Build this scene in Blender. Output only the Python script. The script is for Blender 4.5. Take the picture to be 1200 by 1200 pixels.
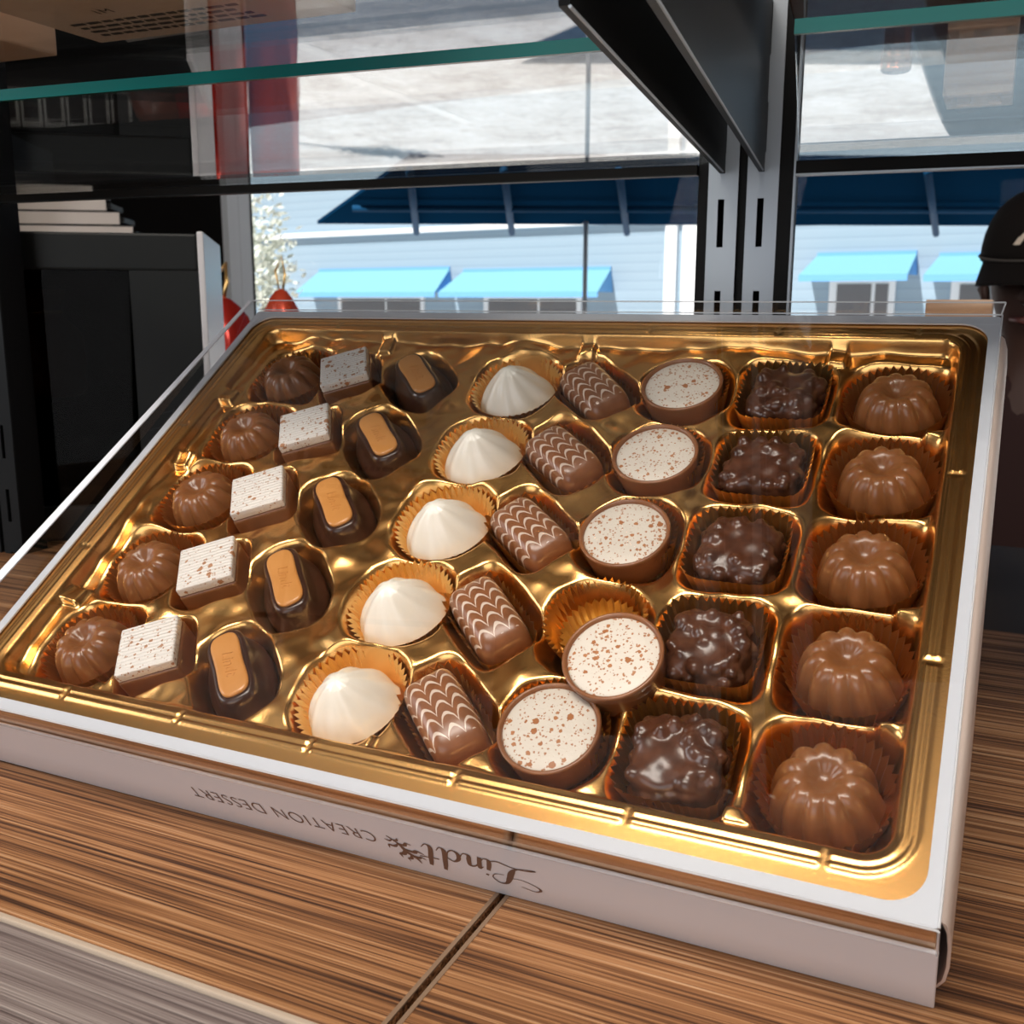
import bpy, bmesh, math, random
import numpy as np
from mathutils import Matrix, Vector

for o in list(bpy.data.objects):
    bpy.data.objects.remove(o, do_unlink=True)
scene = bpy.context.scene
COL = scene.collection
PI = math.pi

# ------------------------------------------------------------------ camera
F_PX = 1216.0
CAM = np.array([0.1923, -0.2946, 0.2007])
R = np.array([[0.90525520, 0.08651251, -0.41596707],
              [0.42485871, -0.17776942, 0.88763343],
              [0.00284517, -0.98026202, -0.19768228]])      # camera (x right, y down, z forward) -> world
cam_d = bpy.data.cameras.new('camera')
cam = bpy.data.objects.new('camera', cam_d)
COL.objects.link(cam)
m = Matrix.Identity(4)
for r in range(3):
    m[r][0] = R[r][0]; m[r][1] = -R[r][1]; m[r][2] = -R[r][2]; m[r][3] = CAM[r]
cam.matrix_world = m
cam_d.sensor_width = 36.0
cam_d.lens = 36.0 * F_PX / 1200.0
cam_d.clip_start = 0.01
cam_d.clip_end = 500
cam_d.dof.use_dof = True
cam_d.dof.focus_distance = 0.40
cam_d.dof.aperture_fstop = 30.0
scene.camera = cam

# ------------------------------------------------------------------ world, sun, large lights, exposure
world = bpy.data.worlds.new('world'); scene.world = world
world.use_nodes = True
wn = world.node_tree
bg = wn.nodes['Background']
sky = wn.nodes.new('ShaderNodeTexSky')
sky.sky_type = 'HOSEK_WILKIE'
sky.turbidity = 3.0
sky.sun_direction = Vector((-0.35, -0.6, 0.85)).normalized()
wn.links.new(sky.outputs[0], bg.inputs[0])
bg.inputs[1].default_value = 0.9

def lamp(name, kind, loc, target, power, color=(1, 1, 1), size=1.0, size_y=None, angle=None):
    d = bpy.data.lights.new(name, kind)
    d.energy = power; d.color = color
    if kind == 'AREA':
        d.shape = 'RECTANGLE'; d.size = size; d.size_y = size_y or size
    elif kind == 'SUN':
        d.angle = angle or 0.01
    elif kind == 'SPOT':
        d.spot_size = angle or 1.0; d.shadow_soft_size = size
    o = bpy.data.objects.new(name, d); COL.objects.link(o)
    o.location = loc
    o.rotation_euler = (Vector(target) - Vector(loc)).to_track_quat('-Z', 'Y').to_euler()
    return o
lamp('sun', 'SUN', (-3, -6, 8), (0.5, 1.0, -1.5), 8.0, (1.0, 0.95, 0.88), angle=0.01)
lamp('ceiling_panel_light', 'AREA', (0.12, -0.95, 1.68), (0.02, 0.0, 0.05), 42, (1.0, 0.92, 0.82), 1.4, 0.5)
lamp('side_window_light', 'AREA', (-1.9, -0.9, 0.8), (-0.1, 0.0, 0.05), 17, (0.97, 0.97, 1.0), 0.9, 1.0)
lamp('rear_window_light', 'AREA', (0.1, -2.3, 0.25), (0.05, 0.0, 0.05), 17, (0.95, 0.97, 1.0), 1.8, 1.4)  # added fill behind the camera, brightens the near panel and pockets
lamp('spot_lamp_one', 'SPOT', (-0.28, -0.50, 1.42), (0.05, 0.05, 0.08), 5, (1.0, 0.86, 0.7), 0.03, angle=1.0)
lamp('spot_lamp_two', 'SPOT', (-0.10, -0.55, 1.42), (0.05, 0.05, 0.08), 5, (1.0, 0.86, 0.7), 0.03, angle=1.0)

vs = scene.view_settings
vs.view_transform = 'Standard'; vs.look = 'None'; vs.gamma = 1.0; vs.use_curve_mapping = False
vs.exposure = 0.0

# ------------------------------------------------------------------ pixel helpers (the photograph's 1200 frame)
def ray(px, py):
    return R @ np.array([(px - 600) / F_PX, (py - 600) / F_PX, 1.0])
def at_y(px, py, Y):
    d = ray(px, py); return Vector(CAM + d * (Y - CAM[1]) / d[1])
def at_z(px, py, Z):
    d = ray(px, py); return Vector(CAM + d * (Z - CAM[2]) / d[2])
FH = np.array([R[0][2], R[1][2], 0.0]); FH /= np.linalg.norm(FH)
RH = np.array([FH[1], -FH[0], 0.0])
YAW = math.atan2(RH[1], RH[0])
def at_d(px, py, dist):
    d = ray(px, py); return Vector(CAM + d * dist / (d @ FH))

# ------------------------------------------------------------------ material helpers
def mat(name, color, rough=0.5, metal=0.0, **kw):
    m = bpy.data.materials.new(name); m.use_nodes = True
    b = m.node_tree.nodes['Principled BSDF']
    b.inputs['Base Color'].default_value = (*color, 1)
    b.inputs['Roughness'].default_value = rough
    b.inputs['Metallic'].default_value = metal
    for k, v in kw.items():
        b.inputs[k.replace('_', ' ')].default_value = v
    return m
class NT:
    def __init__(s, m):
        s.m = m; s.t = m.node_tree; s.b = s.t.nodes.get('Principled BSDF')
    def n(s, kind, **kw):
        x = s.t.nodes.new(kind)
        for k, v in kw.items(): setattr(x, k, v)
        return x
    def l(s, a, b): s.t.links.new(a, b)
    def math(s, op, a, b=None, c=None):
        x = s.n('ShaderNodeMath', operation=op)
        for i, v in enumerate((a, b, c)):
            if v is None: continue
            if isinstance(v, (int, float)): x.inputs[i].default_value = v
            else: s.l(v, x.inputs[i])
        return x.outputs[0]
    def coords(s, scale=(1, 1, 1), kind='Object'):
        tc = s.n('ShaderNodeTexCoord'); mp = s.n('ShaderNodeMapping')
        mp.inputs['Scale'].default_value = scale
        s.l(tc.outputs[kind], mp.inputs[0]); return mp.outputs[0]
    def noise(s, vec, scale=5, detail=4, rough=0.5, dist=0.0):
        x = s.n('ShaderNodeTexNoise'); s.l(vec, x.inputs['Vector'])
        x.inputs['Scale'].default_value = scale; x.inputs['Detail'].default_value = detail
        x.inputs['Roughness'].default_value = rough; x.inputs['Distortion'].default_value = dist
        return x.outputs[0]
    def ramp(s, fac, stops, interp='LINEAR'):
        x = s.n('ShaderNodeValToRGB'); cr = x.color_ramp; cr.interpolation = interp
        while len(cr.elements) < len(stops): cr.elements.new(0.5)
        for e, (p, c) in zip(cr.elements, stops):
            e.position = p; e.color = (*c, 1) if len(c) == 3 else c
        s.l(fac, x.inputs[0]); return x.outputs[0]
    def mix(s, fac, a, b):
        x = s.n('ShaderNodeMix', data_type='RGBA')
        for sock, v in ((x.inputs[0], fac), (x.inputs[6], a), (x.inputs[7], b)):
            if isinstance(v, (int, float)): sock.default_value = v
            elif isinstance(v, tuple): sock.default_value = (*v, 1)
            else: s.l(v, sock)
        return x.outputs[2]
    def color(s, c): s.l(c, s.b.inputs['Base Color'])
    def bump(s, h, strength=0.3, dist=0.001):
        x = s.n('ShaderNodeBump'); x.inputs['Strength'].default_value = strength
        x.inputs['Distance'].default_value = dist
        s.l(h, x.inputs['Height']); s.l(x.outputs[0], s.b.inputs['Normal'])

def clear(name, f0=0.04, boost=1.0, tint=(1, 1, 1), rough=0.0):
    """thin clear sheet: transparent plus a Fresnel-weighted gloss"""
    m = bpy.data.materials.new(name); m.use_nodes = True
    t = NT(m); t.t.nodes.remove(t.b)
    out = t.t.nodes['Material Output']
    g = t.n('ShaderNodeNewGeometry')
    vm = t.n('ShaderNodeVectorMath', operation='DOT_PRODUCT')
    t.l(g.outputs['Normal'], vm.inputs[0]); t.l(g.outputs['Incoming'], vm.inputs[1])
    c = t.math('ABSOLUTE', vm.outputs['Value'])
    k = t.math('POWER', t.math('SUBTRACT', 1.0, c), 5.0)
    f = t.math('MULTIPLY', t.math('MULTIPLY_ADD', k, 1 - f0, f0), boost)
    f = t.math('MINIMUM', f, 1.0)
    tr = t.n('ShaderNodeBsdfTransparent'); tr.inputs[0].default_value = (*tint, 1)
    gl = t.n('ShaderNodeBsdfGlossy'); gl.inputs['Roughness'].default_value = rough
    mx = t.n('ShaderNodeMixShader')
    t.l(f, mx.inputs[0]); t.l(tr.outputs[0], mx.inputs[1]); t.l(gl.outputs[0], mx.inputs[2])
    t.l(mx.outputs[0], out.inputs[0])
    return m

# ------------------------------------------------------------------ object helpers
def tag(o, label=None, cat=None, group=None, kind=None):
    if label: o['label'] = label
    if cat: o['category'] = cat
    if group: o['group'] = group
    if kind: o['kind'] = kind
    return o
def empty(name, loc=(0, 0, 0), rot=(0, 0, 0)):
    o = bpy.data.objects.new(name, None); COL.objects.link(o)
    o.location = loc; o.rotation_euler = rot; o.empty_display_size = 0.02
    return o
def mesh_obj(name, verts, faces, material=None, parent=None, smooth=False):
    me = bpy.data.meshes.new(name)
    me.from_pydata([tuple(v) for v in verts], [], faces)
    me.validate(); me.update()
    if smooth: me.shade_smooth()
    if material: me.materials.append(material)
    return link(name, me, parent)
def link(name, me, parent=None):
    o = bpy.data.objects.new(name, me); COL.objects.link(o)
    if parent: o.parent = parent
    return o
class MB:
    """collects shapes of ONE object"""
    def __init__(s): s.v = []; s.f = []
    def add(s, vs, fs):
        b = len(s.v); s.v += [tuple(v) for v in vs]; s.f += [tuple(b + i for i in f) for f in fs]; return s
    def box(s, x0, x1, y0, y1, z0, z1):
        vs = [(x, y, z) for z in (z0, z1) for y in (y0, y1) for x in (x0, x1)]
        return s.add(vs, [(0, 2, 3, 1), (4, 5, 7, 6), (0, 1, 5, 4), (1, 3, 7, 5), (3, 2, 6, 7), (2, 0, 4, 6)])
    def prism(s, pts, z0, z1):
        n = len(pts)
        vs = [(x, y, z0) for x, y in pts] + [(x, y, z1) for x, y in pts]
        fs = [tuple(range(n))[::-1], tuple(range(n, 2 * n))] + [(i, (i + 1) % n, n + (i + 1) % n, n + i) for i in range(n)]
        return s.add(vs, fs)
    def quad(s, a, b, c, d): return s.add([a, b, c, d], [(0, 1, 2, 3)])
    def slab(s, a, b, c, d, th):
        a, b, c, d = map(Vector, (a, b, c, d)); n = (b - a).cross(d - a).normalized() * th
        vs = [a, b, c, d, a - n, b - n, c - n, d - n]
        return s.add(vs, [(0, 1, 2, 3), (7, 6, 5, 4), (0, 4, 5, 1), (1, 5, 6, 2), (2, 6, 7, 3), (3, 7, 4, 0)])
    def tube(s, pts, r, n=8, close=True):
        pts = [Vector(p) for p in pts]; rings = []
        for i, p in enumerate(pts):
            t = (pts[min(i + 1, len(pts) - 1)] - pts[max(i - 1, 0)]).normalized()
            a = t.cross(Vector((0, 0, 1)))
            if a.length < 1e-3: a = t.cross(Vector((1, 0, 0)))
            a.normalize(); b = t.cross(a)
            rr = r[i] if isinstance(r, (list, tuple)) else r
            rings.append([p + (a * math.cos(2 * PI * k / n) + b * math.sin(2 * PI * k / n)) * rr for k in range(n)])
        return s.loft(rings, close)
    def loft(s, rings, caps=True):
        n = len(rings[0]); vs = [p for r in rings for p in r]; fs = []
        for i in range(len(rings) - 1):
            for k in range(n):
                fs.append((i * n + k, i * n + (k + 1) % n, (i + 1) * n + (k + 1) % n, (i + 1) * n + k))
        if caps:
            fs.append(tuple(range(n))[::-1]); fs.append(tuple((len(rings) - 1) * n + k for k in range(n)))
        return s.add(vs, fs)
    def lathe(s, prof, n=32, cx=0, cy=0):
        return s.loft([[(cx + r * math.cos(2 * PI * k / n), cy + r * math.sin(2 * PI * k / n), z) for k in range(n)] for r, z in prof])
    def build(s, name, material=None, parent=None, smooth=False, bevel=0, seg=2):
        o = mesh_obj(name, s.v, s.f, material, parent, smooth)
        bm = bmesh.new(); bm.from_mesh(o.data); bmesh.ops.recalc_face_normals(bm, faces=bm.faces)
        if bevel: bmesh.ops.bevel(bm, geom=bm.edges[:], offset=bevel, segments=seg, affect='EDGES', profile=0.6)
        bm.to_mesh(o.data); bm.free()
        if smooth:
            o.data.shade_smooth()
        return o
def autosmooth(o, ang=0.7):
    """smooth faces but keep edges sharper than ang"""
    bm = bmesh.new(); bm.from_mesh(o.data)
    for f in bm.faces: f.smooth = True
    for e in bm.edges:
        if len(e.link_faces) == 2 and e.calc_face_angle(0) > ang: e.smooth = False
    bm.to_mesh(o.data); bm.free(); return o
def box_obj(name, x0, x1, y0, y1, z0, z1, material, parent=None, bevel=0):
    return MB().box(x0, x1, y0, y1, z0, z1).build(name, material, parent, bevel=bevel)

# ------------------------------------------------------------------ materials
def wood_mat(name, stops, sy=1.0):
    m = mat(name, (0.3, 0.15, 0.07), 0.42, Specular_IOR_Level=0.35); t = NT(m)
    g1 = t.noise(t.coords((7, 700 * sy, 700 * sy)), 1.0, 2, 0.6)
    g2 = t.noise(t.coords((3.0, 190 * sy, 190 * sy)), 1.0, 3, 0.6, 0.4)
    g3 = t.noise(t.coords((1.5, 40, 40)), 1.0, 2)
    v = t.math('ADD', t.math('MULTIPLY', g1, 0.55), t.math('ADD', t.math('MULTIPLY', g2, 0.38), t.math('MULTIPLY', g3, 0.15)))
    t.color(t.ramp(v, stops))
    t.l(t.ramp(v, [(0.35, (0.62,) * 3), (0.7, (0.38,) * 3)]), t.b.inputs['Roughness'])
    t.bump(v, 0.8, 0.0014)
    return m
M_wood = wood_mat('striped_wood', [(0.38, (0.016, 0.006, 0.003)), (0.46, (0.085, 0.034, 0.014)), (0.53, (0.25, 0.108, 0.042)), (0.60, (0.42, 0.205, 0.088)), (0.70, (0.60, 0.38, 0.22))])
M_wood_front = wood_mat('greyed_striped_wood', [(0.36, (0.09, 0.06, 0.055)), (0.47, (0.19, 0.14, 0.125)), (0.56, (0.30, 0.235, 0.21)), (0.68, (0.44, 0.36, 0.32))], 0.8)  # cool daylight sheen of the front face put into the grain colours
M_edge_trim = mat('pale_worn_edge', (0.52, 0.42, 0.33), 0.5)
M_groove = mat('dark_groove', (0.006, 0.003, 0.0025), 0.9, Specular_IOR_Level=0.0)
M_dark = mat('dark_paint', (0.006, 0.0055, 0.0055), 0.5, Specular_IOR_Level=0.12)
M_wall_dark = mat('dark_wall', (0.008, 0.007, 0.007), 0.7, Specular_IOR_Level=0.12)
M_wall_warm = mat('warm_wall', (0.42, 0.36, 0.31), 0.8)
M_ceiling = mat('ceiling_white', (0.52, 0.48, 0.44), 0.8)
M_floor = mat('floor_tile', (0.16, 0.13, 0.11), 0.5)
M_white_card = mat('white_card', (0.80, 0.83, 0.90), 0.38, Coat_Weight=0.25, Coat_Roughness=0.15)
M_white_frame = mat('white_frame_card', (0.60, 0.63, 0.69), 0.28, Coat_Weight=0.3, Coat_Roughness=0.08)
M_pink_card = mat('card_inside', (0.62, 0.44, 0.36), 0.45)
M_clear = clear('clear_plastic', 0.045, 1.7)
M_clear_edge = mat('clear_plastic_fold', (0.75, 0.77, 0.8), 0.15, Alpha=0.55)
M_print = mat('brown_print', (0.16, 0.09, 0.065), 0.45)
def gold_mat(name, col, rough, bump=0.15, scale=700):
    m = mat(name, col, rough, 1.0); t = NT(m)
    n = t.noise(t.coords((1, 1, 1)), scale, 3, 0.6)
    t.bump(n, bump, 0.0004)
    return m
M_gold = gold_mat('gold_tray_foil', (0.89, 0.51, 0.18), 0.25, 0.10, 900)
M_gold_skirt = gold_mat('gold_mirror_skirt', (0.62, 0.42, 0.27), 0.10, 0.03)
M_cup_gold = gold_mat('gold_paper_cup', (0.93, 0.62, 0.25), 0.33, 0.1)
M_cup_brown = gold_mat('bronze_paper_cup', (0.76, 0.45, 0.18), 0.36, 0.1)

def choc(name, c1, c2, rough=0.3, bump=0.12, scale=90):
    m = mat(name, c1, rough, Specular_IOR_Level=0.5, Coat_Weight=0.22, Coat_Roughness=0.15)
    t = NT(m); n = t.noise(t.coords(), scale, 4, 0.55)
    t.color(t.ramp(n, [(0.3, c1), (0.7, c2)]))
    t.bump(n, bump, 0.0008)
    return m
M_milk = choc('milk_chocolate', (0.20, 0.072, 0.022), (0.27, 0.105, 0.036))
_b = M_milk.node_tree.nodes['Principled BSDF']
_b.inputs['Subsurface Weight'].default_value = 0.3; _b.inputs['Subsurface Radius'].default_value = (1.0, 0.45, 0.15); _b.inputs['Subsurface Scale'].default_value = 0.004
M_milk_side = choc('milk_chocolate_base', (0.15, 0.055, 0.02), (0.23, 0.09, 0.034), 0.3)
M_darkc = choc('dark_chocolate', (0.030, 0.011, 0.007), (0.055, 0.02, 0.012), 0.28)
M_nut = choc('nutty_dark_chocolate', (0.040, 0.013, 0.007), (0.12, 0.042, 0.02), 0.3, 0.15, 160)
M_white = choc('white_chocolate', (0.86, 0.81, 0.70), (0.90, 0.86, 0.78), 0.3, 0.06)
M_caramel = choc('caramel_chocolate', (0.56, 0.24, 0.06), (0.62, 0.28, 0.08), 0.32, 0.05)
M_tart = choc('tart_shell', (0.20, 0.072, 0.026), (0.28, 0.11, 0.042), 0.34)

def speckled(name, base, specks, ridges=False):
    m = mat(name, base, 0.45); t = NT(m)
    vec0 = t.coords(); oi = t.n('ShaderNodeObjectInfo'); va = t.n('ShaderNodeVectorMath', operation='ADD')
    t.l(vec0, va.inputs[0]); t.l(t.math('MULTIPLY', oi.outputs['Random'], 0.37), va.inputs[1]); vec = va.outputs[0]
    wob = t.n('ShaderNodeVectorMath', operation='MULTIPLY_ADD')
    nz = t.n('ShaderNodeTexNoise'); t.l(vec, nz.inputs['Vector']); nz.inputs['Scale'].default_value = 1300
    t.l(nz.outputs['Color'], wob.inputs[0]); wob.inputs[1].default_value = (0.0011,) * 3; t.l(vec, wob.inputs[2])
    col = None
    for scale, thr, prob, c in specks:
        v = t.n('ShaderNodeTexVoronoi'); t.l(wob.outputs[0], v.inputs['Vector']); v.inputs['Scale'].default_value = scale
        sx = t.n('ShaderNodeSeparateColor'); t.l(v.outputs['Color'], sx.inputs[0])
        hit = t.math('MULTIPLY', t.math('LESS_THAN', v.outputs['Distance'], t.math('MULTIPLY', sx.outputs[1], thr)), t.math('LESS_THAN', sx.outputs[0], prob))
        col = t.mix(hit, col if col is not None else base, c)
    t.color(col)
    if ridges:
        w = t.n('ShaderNodeTexWave', bands_direction='Y'); t.l(vec0, w.inputs['Vector'])
        w.inputs['Scale'].default_value = 170; w.inputs['Distortion'].default_value = 1.5; w.inputs['Detail Scale'].default_value = 3
        t.bump(w.outputs[1], 0.5, 0.0008)
    else:
        t.bump(t.noise(vec, 800, 3), 0.3, 0.0005)
    return m
M_cream = speckled('speckled_cream', (0.68, 0.62, 0.54), [(480, 0.44, 0.55, (0.42, 0.17, 0.06)), (950, 0.52, 0.6, (0.40, 0.18, 0.08)), (270, 0.36, 0.34, (0.36, 0.13, 0.04))])
M_white_top = speckled('white_ridged_top', (0.80, 0.76, 0.72), [(430, 0.42, 0.40, (0.42, 0.20, 0.10)), (230, 0.40, 0.42, (0.45, 0.21, 0.10)), (900, 0.45, 0.4, (0.4, 0.2, 0.1))], True)

def feather_mat():
    m = mat('feathered_milk_chocolate', (0.2, 0.08, 0.04), 0.3, Coat_Weight=0.2, Coat_Roughness=0.2); t = NT(m)
    tc = t.n('ShaderNodeTexCoord'); sp = t.n('ShaderNodeSeparateXYZ'); t.l(tc.outputs['Object'], sp.inputs[0])
    x, y, z = sp.outputs
    n = t.noise(tc.outputs['Object'], 160, 2)
    s = t.math('ABSOLUTE', t.math('SINE', t.math('MULTIPLY', t.math('ADD', y, 0.0024), PI / 0.0062)))
    s = t.math('POWER', s, 0.75)
    q = t.math('ADD', t.math('MULTIPLY', x, 1 / 0.0054), t.math('MULTIPLY', s, 1.0))
    q = t.math('ADD', q, t.math('MULTIPLY', n, 0.5))
    fr = t.math('FRACT', t.math('ADD', q, 20.0))
    ln = t.math('LESS_THAN', fr, t.math('ADD', 0.13, t.math('MULTIPLY', s, 0.14)))
    top = t.math('GREATER_THAN', z, 0.0075)
    rng = t.math('MULTIPLY', t.math('LESS_THAN', x, 0.0150), top)
    base = t.ramp(n, [(0.3, (0.20, 0.072, 0.028)), (0.7, (0.28, 0.108, 0.044))])
    t.color(t.mix(t.math('MULTIPLY', t.math('MULTIPLY', ln, rng), 0.85), base, (0.74, 0.62, 0.52)))
    return m
M_feather = feather_mat()

M_steel = mat('brushed_steel', (0.36, 0.40, 0.45), 0.42, 0.5)
M_black_metal = mat('black_metal', (0.006, 0.006, 0.0065), 0.5, Specular_IOR_Level=0.12)
M_dark_metal = mat('dark_grey_metal', (0.014, 0.016, 0.018), 0.45, Specular_IOR_Level=0.12)
M_glass = clear('shelf_glass', 0.04, 1.0, (0.985, 0.995, 0.99))
M_glass_edge = mat('glass_green_edge', (0.0, 0.10, 0.095), 0.25, Specular_IOR_Level=0.3)
M_window = clear('window_glass', 0.006, 0.5)

# ================================================================== THE SETTING
FLOOR = -1.15
def struct(o): o['kind'] = 'structure'; return o
struct(box_obj('floor', -3.4, 2.4, -2.6, 2.9, FLOOR - 0.1, FLOOR, M_floor))
struct(box_obj('ceiling', -3.6, 2.6, -2.8, 3.0, 1.75, 1.9, M_ceiling))
struct(box_obj('wall_left', -3.5, -3.4, -2.6, 3.0, FLOOR, 1.75, M_wall_dark))
struct(box_obj('wall_right', 2.4, 2.5, -2.6, 3.0, FLOOR, 1.75, M_wall_warm))
struct(box_obj('wall_back', -3.4, 2.4, -2.7, -2.6, FLOOR, 1.75, M_wall_warm))
# window wall, turned a little against the counter
WW = empty('wall_front', (0, 2.3, 0), (0, 0, math.radians(-5.5))); struct(WW)
def in_ww(p):
    return WW.matrix_basis.inverted() @ p
def ww_x(px):
    # x along the window wall at the pixel column px (at eye height)
    d = ray(px, 354); inv = WW.matrix_basis.inverted()
    a = inv @ Vector(CAM); b = inv @ Vector(CAM + d); s = a.y / (a.y - b.y)
    return (a + (b - a) * s).x
xl = ww_x(270)
MB().box(-4.0, xl, 0, 0.12, FLOOR, 1.75).build('wall_panel', M_wall_dark, WW)
MB().box(xl, 3.0, 0, 0.12, FLOOR, -0.85).build('wall_panel', M_wall_dark, WW)
MB().box(xl, 3.0, 0, 0.12, 1.45, 1.75).build('wall_panel', M_wall_dark, WW)
M_frame_white = mat('window_frame_paint', (0.7, 0.74, 0.78), 0.5)
w1 = empty('window_1', (0, 2.3, 0), (0, 0, math.radians(-5.5))); struct(w1)
box_obj('window_frame', xl, xl + 0.028, -0.02, 0.08, -0.85, 1.45, M_frame_white, w1)
box_obj('window_frame', xl + 0.028, 3.0, 0.0, 0.06, -0.85, -0.80, M_dark, w1)
box_obj('pane', xl + 0.028, 3.0, 0.028, 0.030, -0.80, 1.45, M_window, w1)

# ------------------------------------------------------------------ counter with two wide wood panels, groove and front board
SEAM = 0.0515; G = 0.0011; YF = -0.083; YB = 0.40
cnt = empty('counter', (0, 0.15, FLOOR)); tag(cnt, 'striped brown wood counter under the open chocolate box', 'counter')
def cchild(o): o.parent = cnt; o.matrix_parent_inverse = Matrix.Translation((0, -0.15, -FLOOR)); return o
cchild(box_obj('wood_panel', -1.25, SEAM - G, YF + 0.0012, YB, -0.018, 0.0, M_wood, bevel=0.0008))
cchild(box_obj('wood_panel', SEAM + G, 1.1, YF + 0.0012, YB, -0.018, 0.0, M_wood, bevel=0.0008))
cchild(box_obj('joint_strip', SEAM - G - 0.0004, SEAM + G + 0.0004, YF + 0.001, YB, -0.02, -0.004, M_groove))
for sx in (-1, 1):
    cchild(box_obj('joint_edge', *sorted((SEAM + sx * (G + 0.0001), SEAM + sx * (G + 0.0016))), YF + 0.001, YB, -0.002, 0.00018, mat('worn_joint_edge', (0.25, 0.16, 0.10), 0.6)))
cchild(box_obj('edge_trim', -1.25, 1.1, YF - 0.0012, YF + 0.0012, -0.0024, -0.0003, M_edge_trim, bevel=0.0006))
fb = cchild(box_obj('front_board', -1.25, 1.1, YF - 0.0010, YF + 0.0011, -0.35, -0.0024, M_wood_front))
cchild(box_obj('wood_panel', -1.25, -0.34, YB + 0.0015, 0.66, -0.018, 0.0, M_wood, bevel=0.0008))
cchild(box_obj('counter_body', -1.2, -0.36, YB - 0.01, 0.64, FLOOR, -0.018, M_dark))
cchild(box_obj('counter_body', -1.2, 1.05, YF + 0.02, YB - 0.01, FLOOR, -0.018, M_dark))
# second surface behind
bc = empty('back_counter', (0.4, 0.62, FLOOR)); tag(bc, 'dim brown back counter behind the wood counter', 'counter')
def bchild(o): o.parent = bc; o.matrix_parent_inverse = Matrix.Translation((-0.4, -0.62, -FLOOR)); return o
bchild(box_obj('worktop', 0.02, 1.1, 0.425, 0.80, -0.06, -0.03, mat('dim_laminate', (0.035, 0.026, 0.021), 0.6), bevel=0.002))
bchild(box_obj('cabinet_body', 0.04, 1.08, 0.44, 0.78, FLOOR, -0.06, M_dark))
#@@BOX
# ================================================================== THE CHOCOLATE BOX
T = math.radians(35.4972)
BW, BD, BH = 380.0, 262.9, 52.0           # millimetres
BO = Vector((-0.19, -0.052 * math.sin(T), 0.052 * math.cos(T) + 0.0006))
BM = Matrix.Translation(BO) @ Matrix.Rotation(T, 4, 'X')
def bw(u, v, h): return BM @ Vector((u / 1000, v / 1000, h / 1000))
box = empty('chocolate_box', BO, (T, 0, 0))
tag(box, 'white and gold chocolate assortment box with clear window, propped up on the counter', 'box')
def mm(pts): return [tuple(c / 1000 for c in p) for p in pts]
def round_rect(x0, x1, y0, y1, r, n=10):
    out = []
    for cx, cy, a0 in ((x1 - r, y1 - r, 0), (x0 + r, y1 - r, 90), (x0 + r, y0 + r, 180), (x1 - r, y0 + r, 270)):
        for k in range(n + 1):
            a = math.radians(a0 + 90 * k / n); out.append((cx + r * math.cos(a), cy + r * math.sin(a)))
    return out
# white frame around the window
inn = round_rect(4.2, BW - 4.0, 4.6, BD - 5.0, 11)
outr = round_rect(0, BW, 0, BD, 1.2)
n = len(inn)
rings = [mm([(x, y, h) for x, y in pts]) for pts, h in ((inn, -0.7), (outr, -0.7), (outr, 0.0), (inn, 0.0), (inn, -0.7))]
fr = MB().loft(rings, caps=False).build('window_frame', M_white_frame, box)
# gold tray --------------------------------------------------------------------
COLS = {}   # column -> (u, shape)
ROWV = [40 + 44.5 * r for r in range(5)]           # 0 = nearest
CU = [45.5, 81, 121.5, 175, 214, 256.5, 299.5, 344.5]
POCK = [(21.5, 21.5, 4, 0), (17.0, 17.0, 6, 30), (25, 17.5, 2.8, -45), (22.5, 22.2, 2.6, 0), (23.5, 16.5, 4.5, -40), (21.5, 21.8, 2.3, 0), (20.5, 20.8, 5, 0), (21.8, 21.8, 4.5, 0)]
STEP = 0.8
us = np.arange(2.0, BW - 1.5, STEP); vv = np.arange(2.0, BD - 1.5, STEP)
U, V = np.meshgrid(us, vv)
def sstep(a, b, x):
    t = np.clip((x - a) / (b - a), 0, 1); return t * t * (3 - 2 * t)
def sd_rr(x0, x1, y0, y1, r):
    qx = np.abs(U - (x0 + x1) / 2) - (x1 - x0) / 2 + r; qy = np.abs(V - (y0 + y1) / 2) - (y1 - y0) / 2 + r
    return np.hypot(np.maximum(qx, 0), np.maximum(qy, 0)) + np.minimum(np.maximum(qx, qy), 0) - r
sd = sd_rr(14.5, 366.5, 17, 249, 9)
plate = -7.5 + 1.3 * np.sin(U / 17.0 + 1) * np.sin(V / 14.0) + 0.7 * np.sin((U + V) / 9.0)
rgn = np.random.RandomState(7)
for _ in range(14):
    ln = rgn.uniform(7, 26); th = rgn.uniform(0, PI); plate = plate + 0.010 * ln * np.sin((U * math.cos(th) + V * math.sin(th)) * 2 * PI / ln + rgn.uniform(0, 6))
pocket = np.zeros_like(U)
for c, (a, b, ex, rot) in enumerate(POCK):
    cr, sr = math.cos(math.radians(rot)), math.sin(math.radians(rot))
    for cv in ROWV:
        x = (U - CU[c]) * cr + (V - cv) * sr; y = -(U - CU[c]) * sr + (V - cv) * cr
        d = (np.abs(x / a) ** ex + np.abs(y / b) ** ex) ** (1 / ex)
        pocket = np.maximum(pocket, 1 - sstep(0.62, 1.06, d))
inner = plate * (1 - pocket) + (-24.5) * pocket
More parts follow.
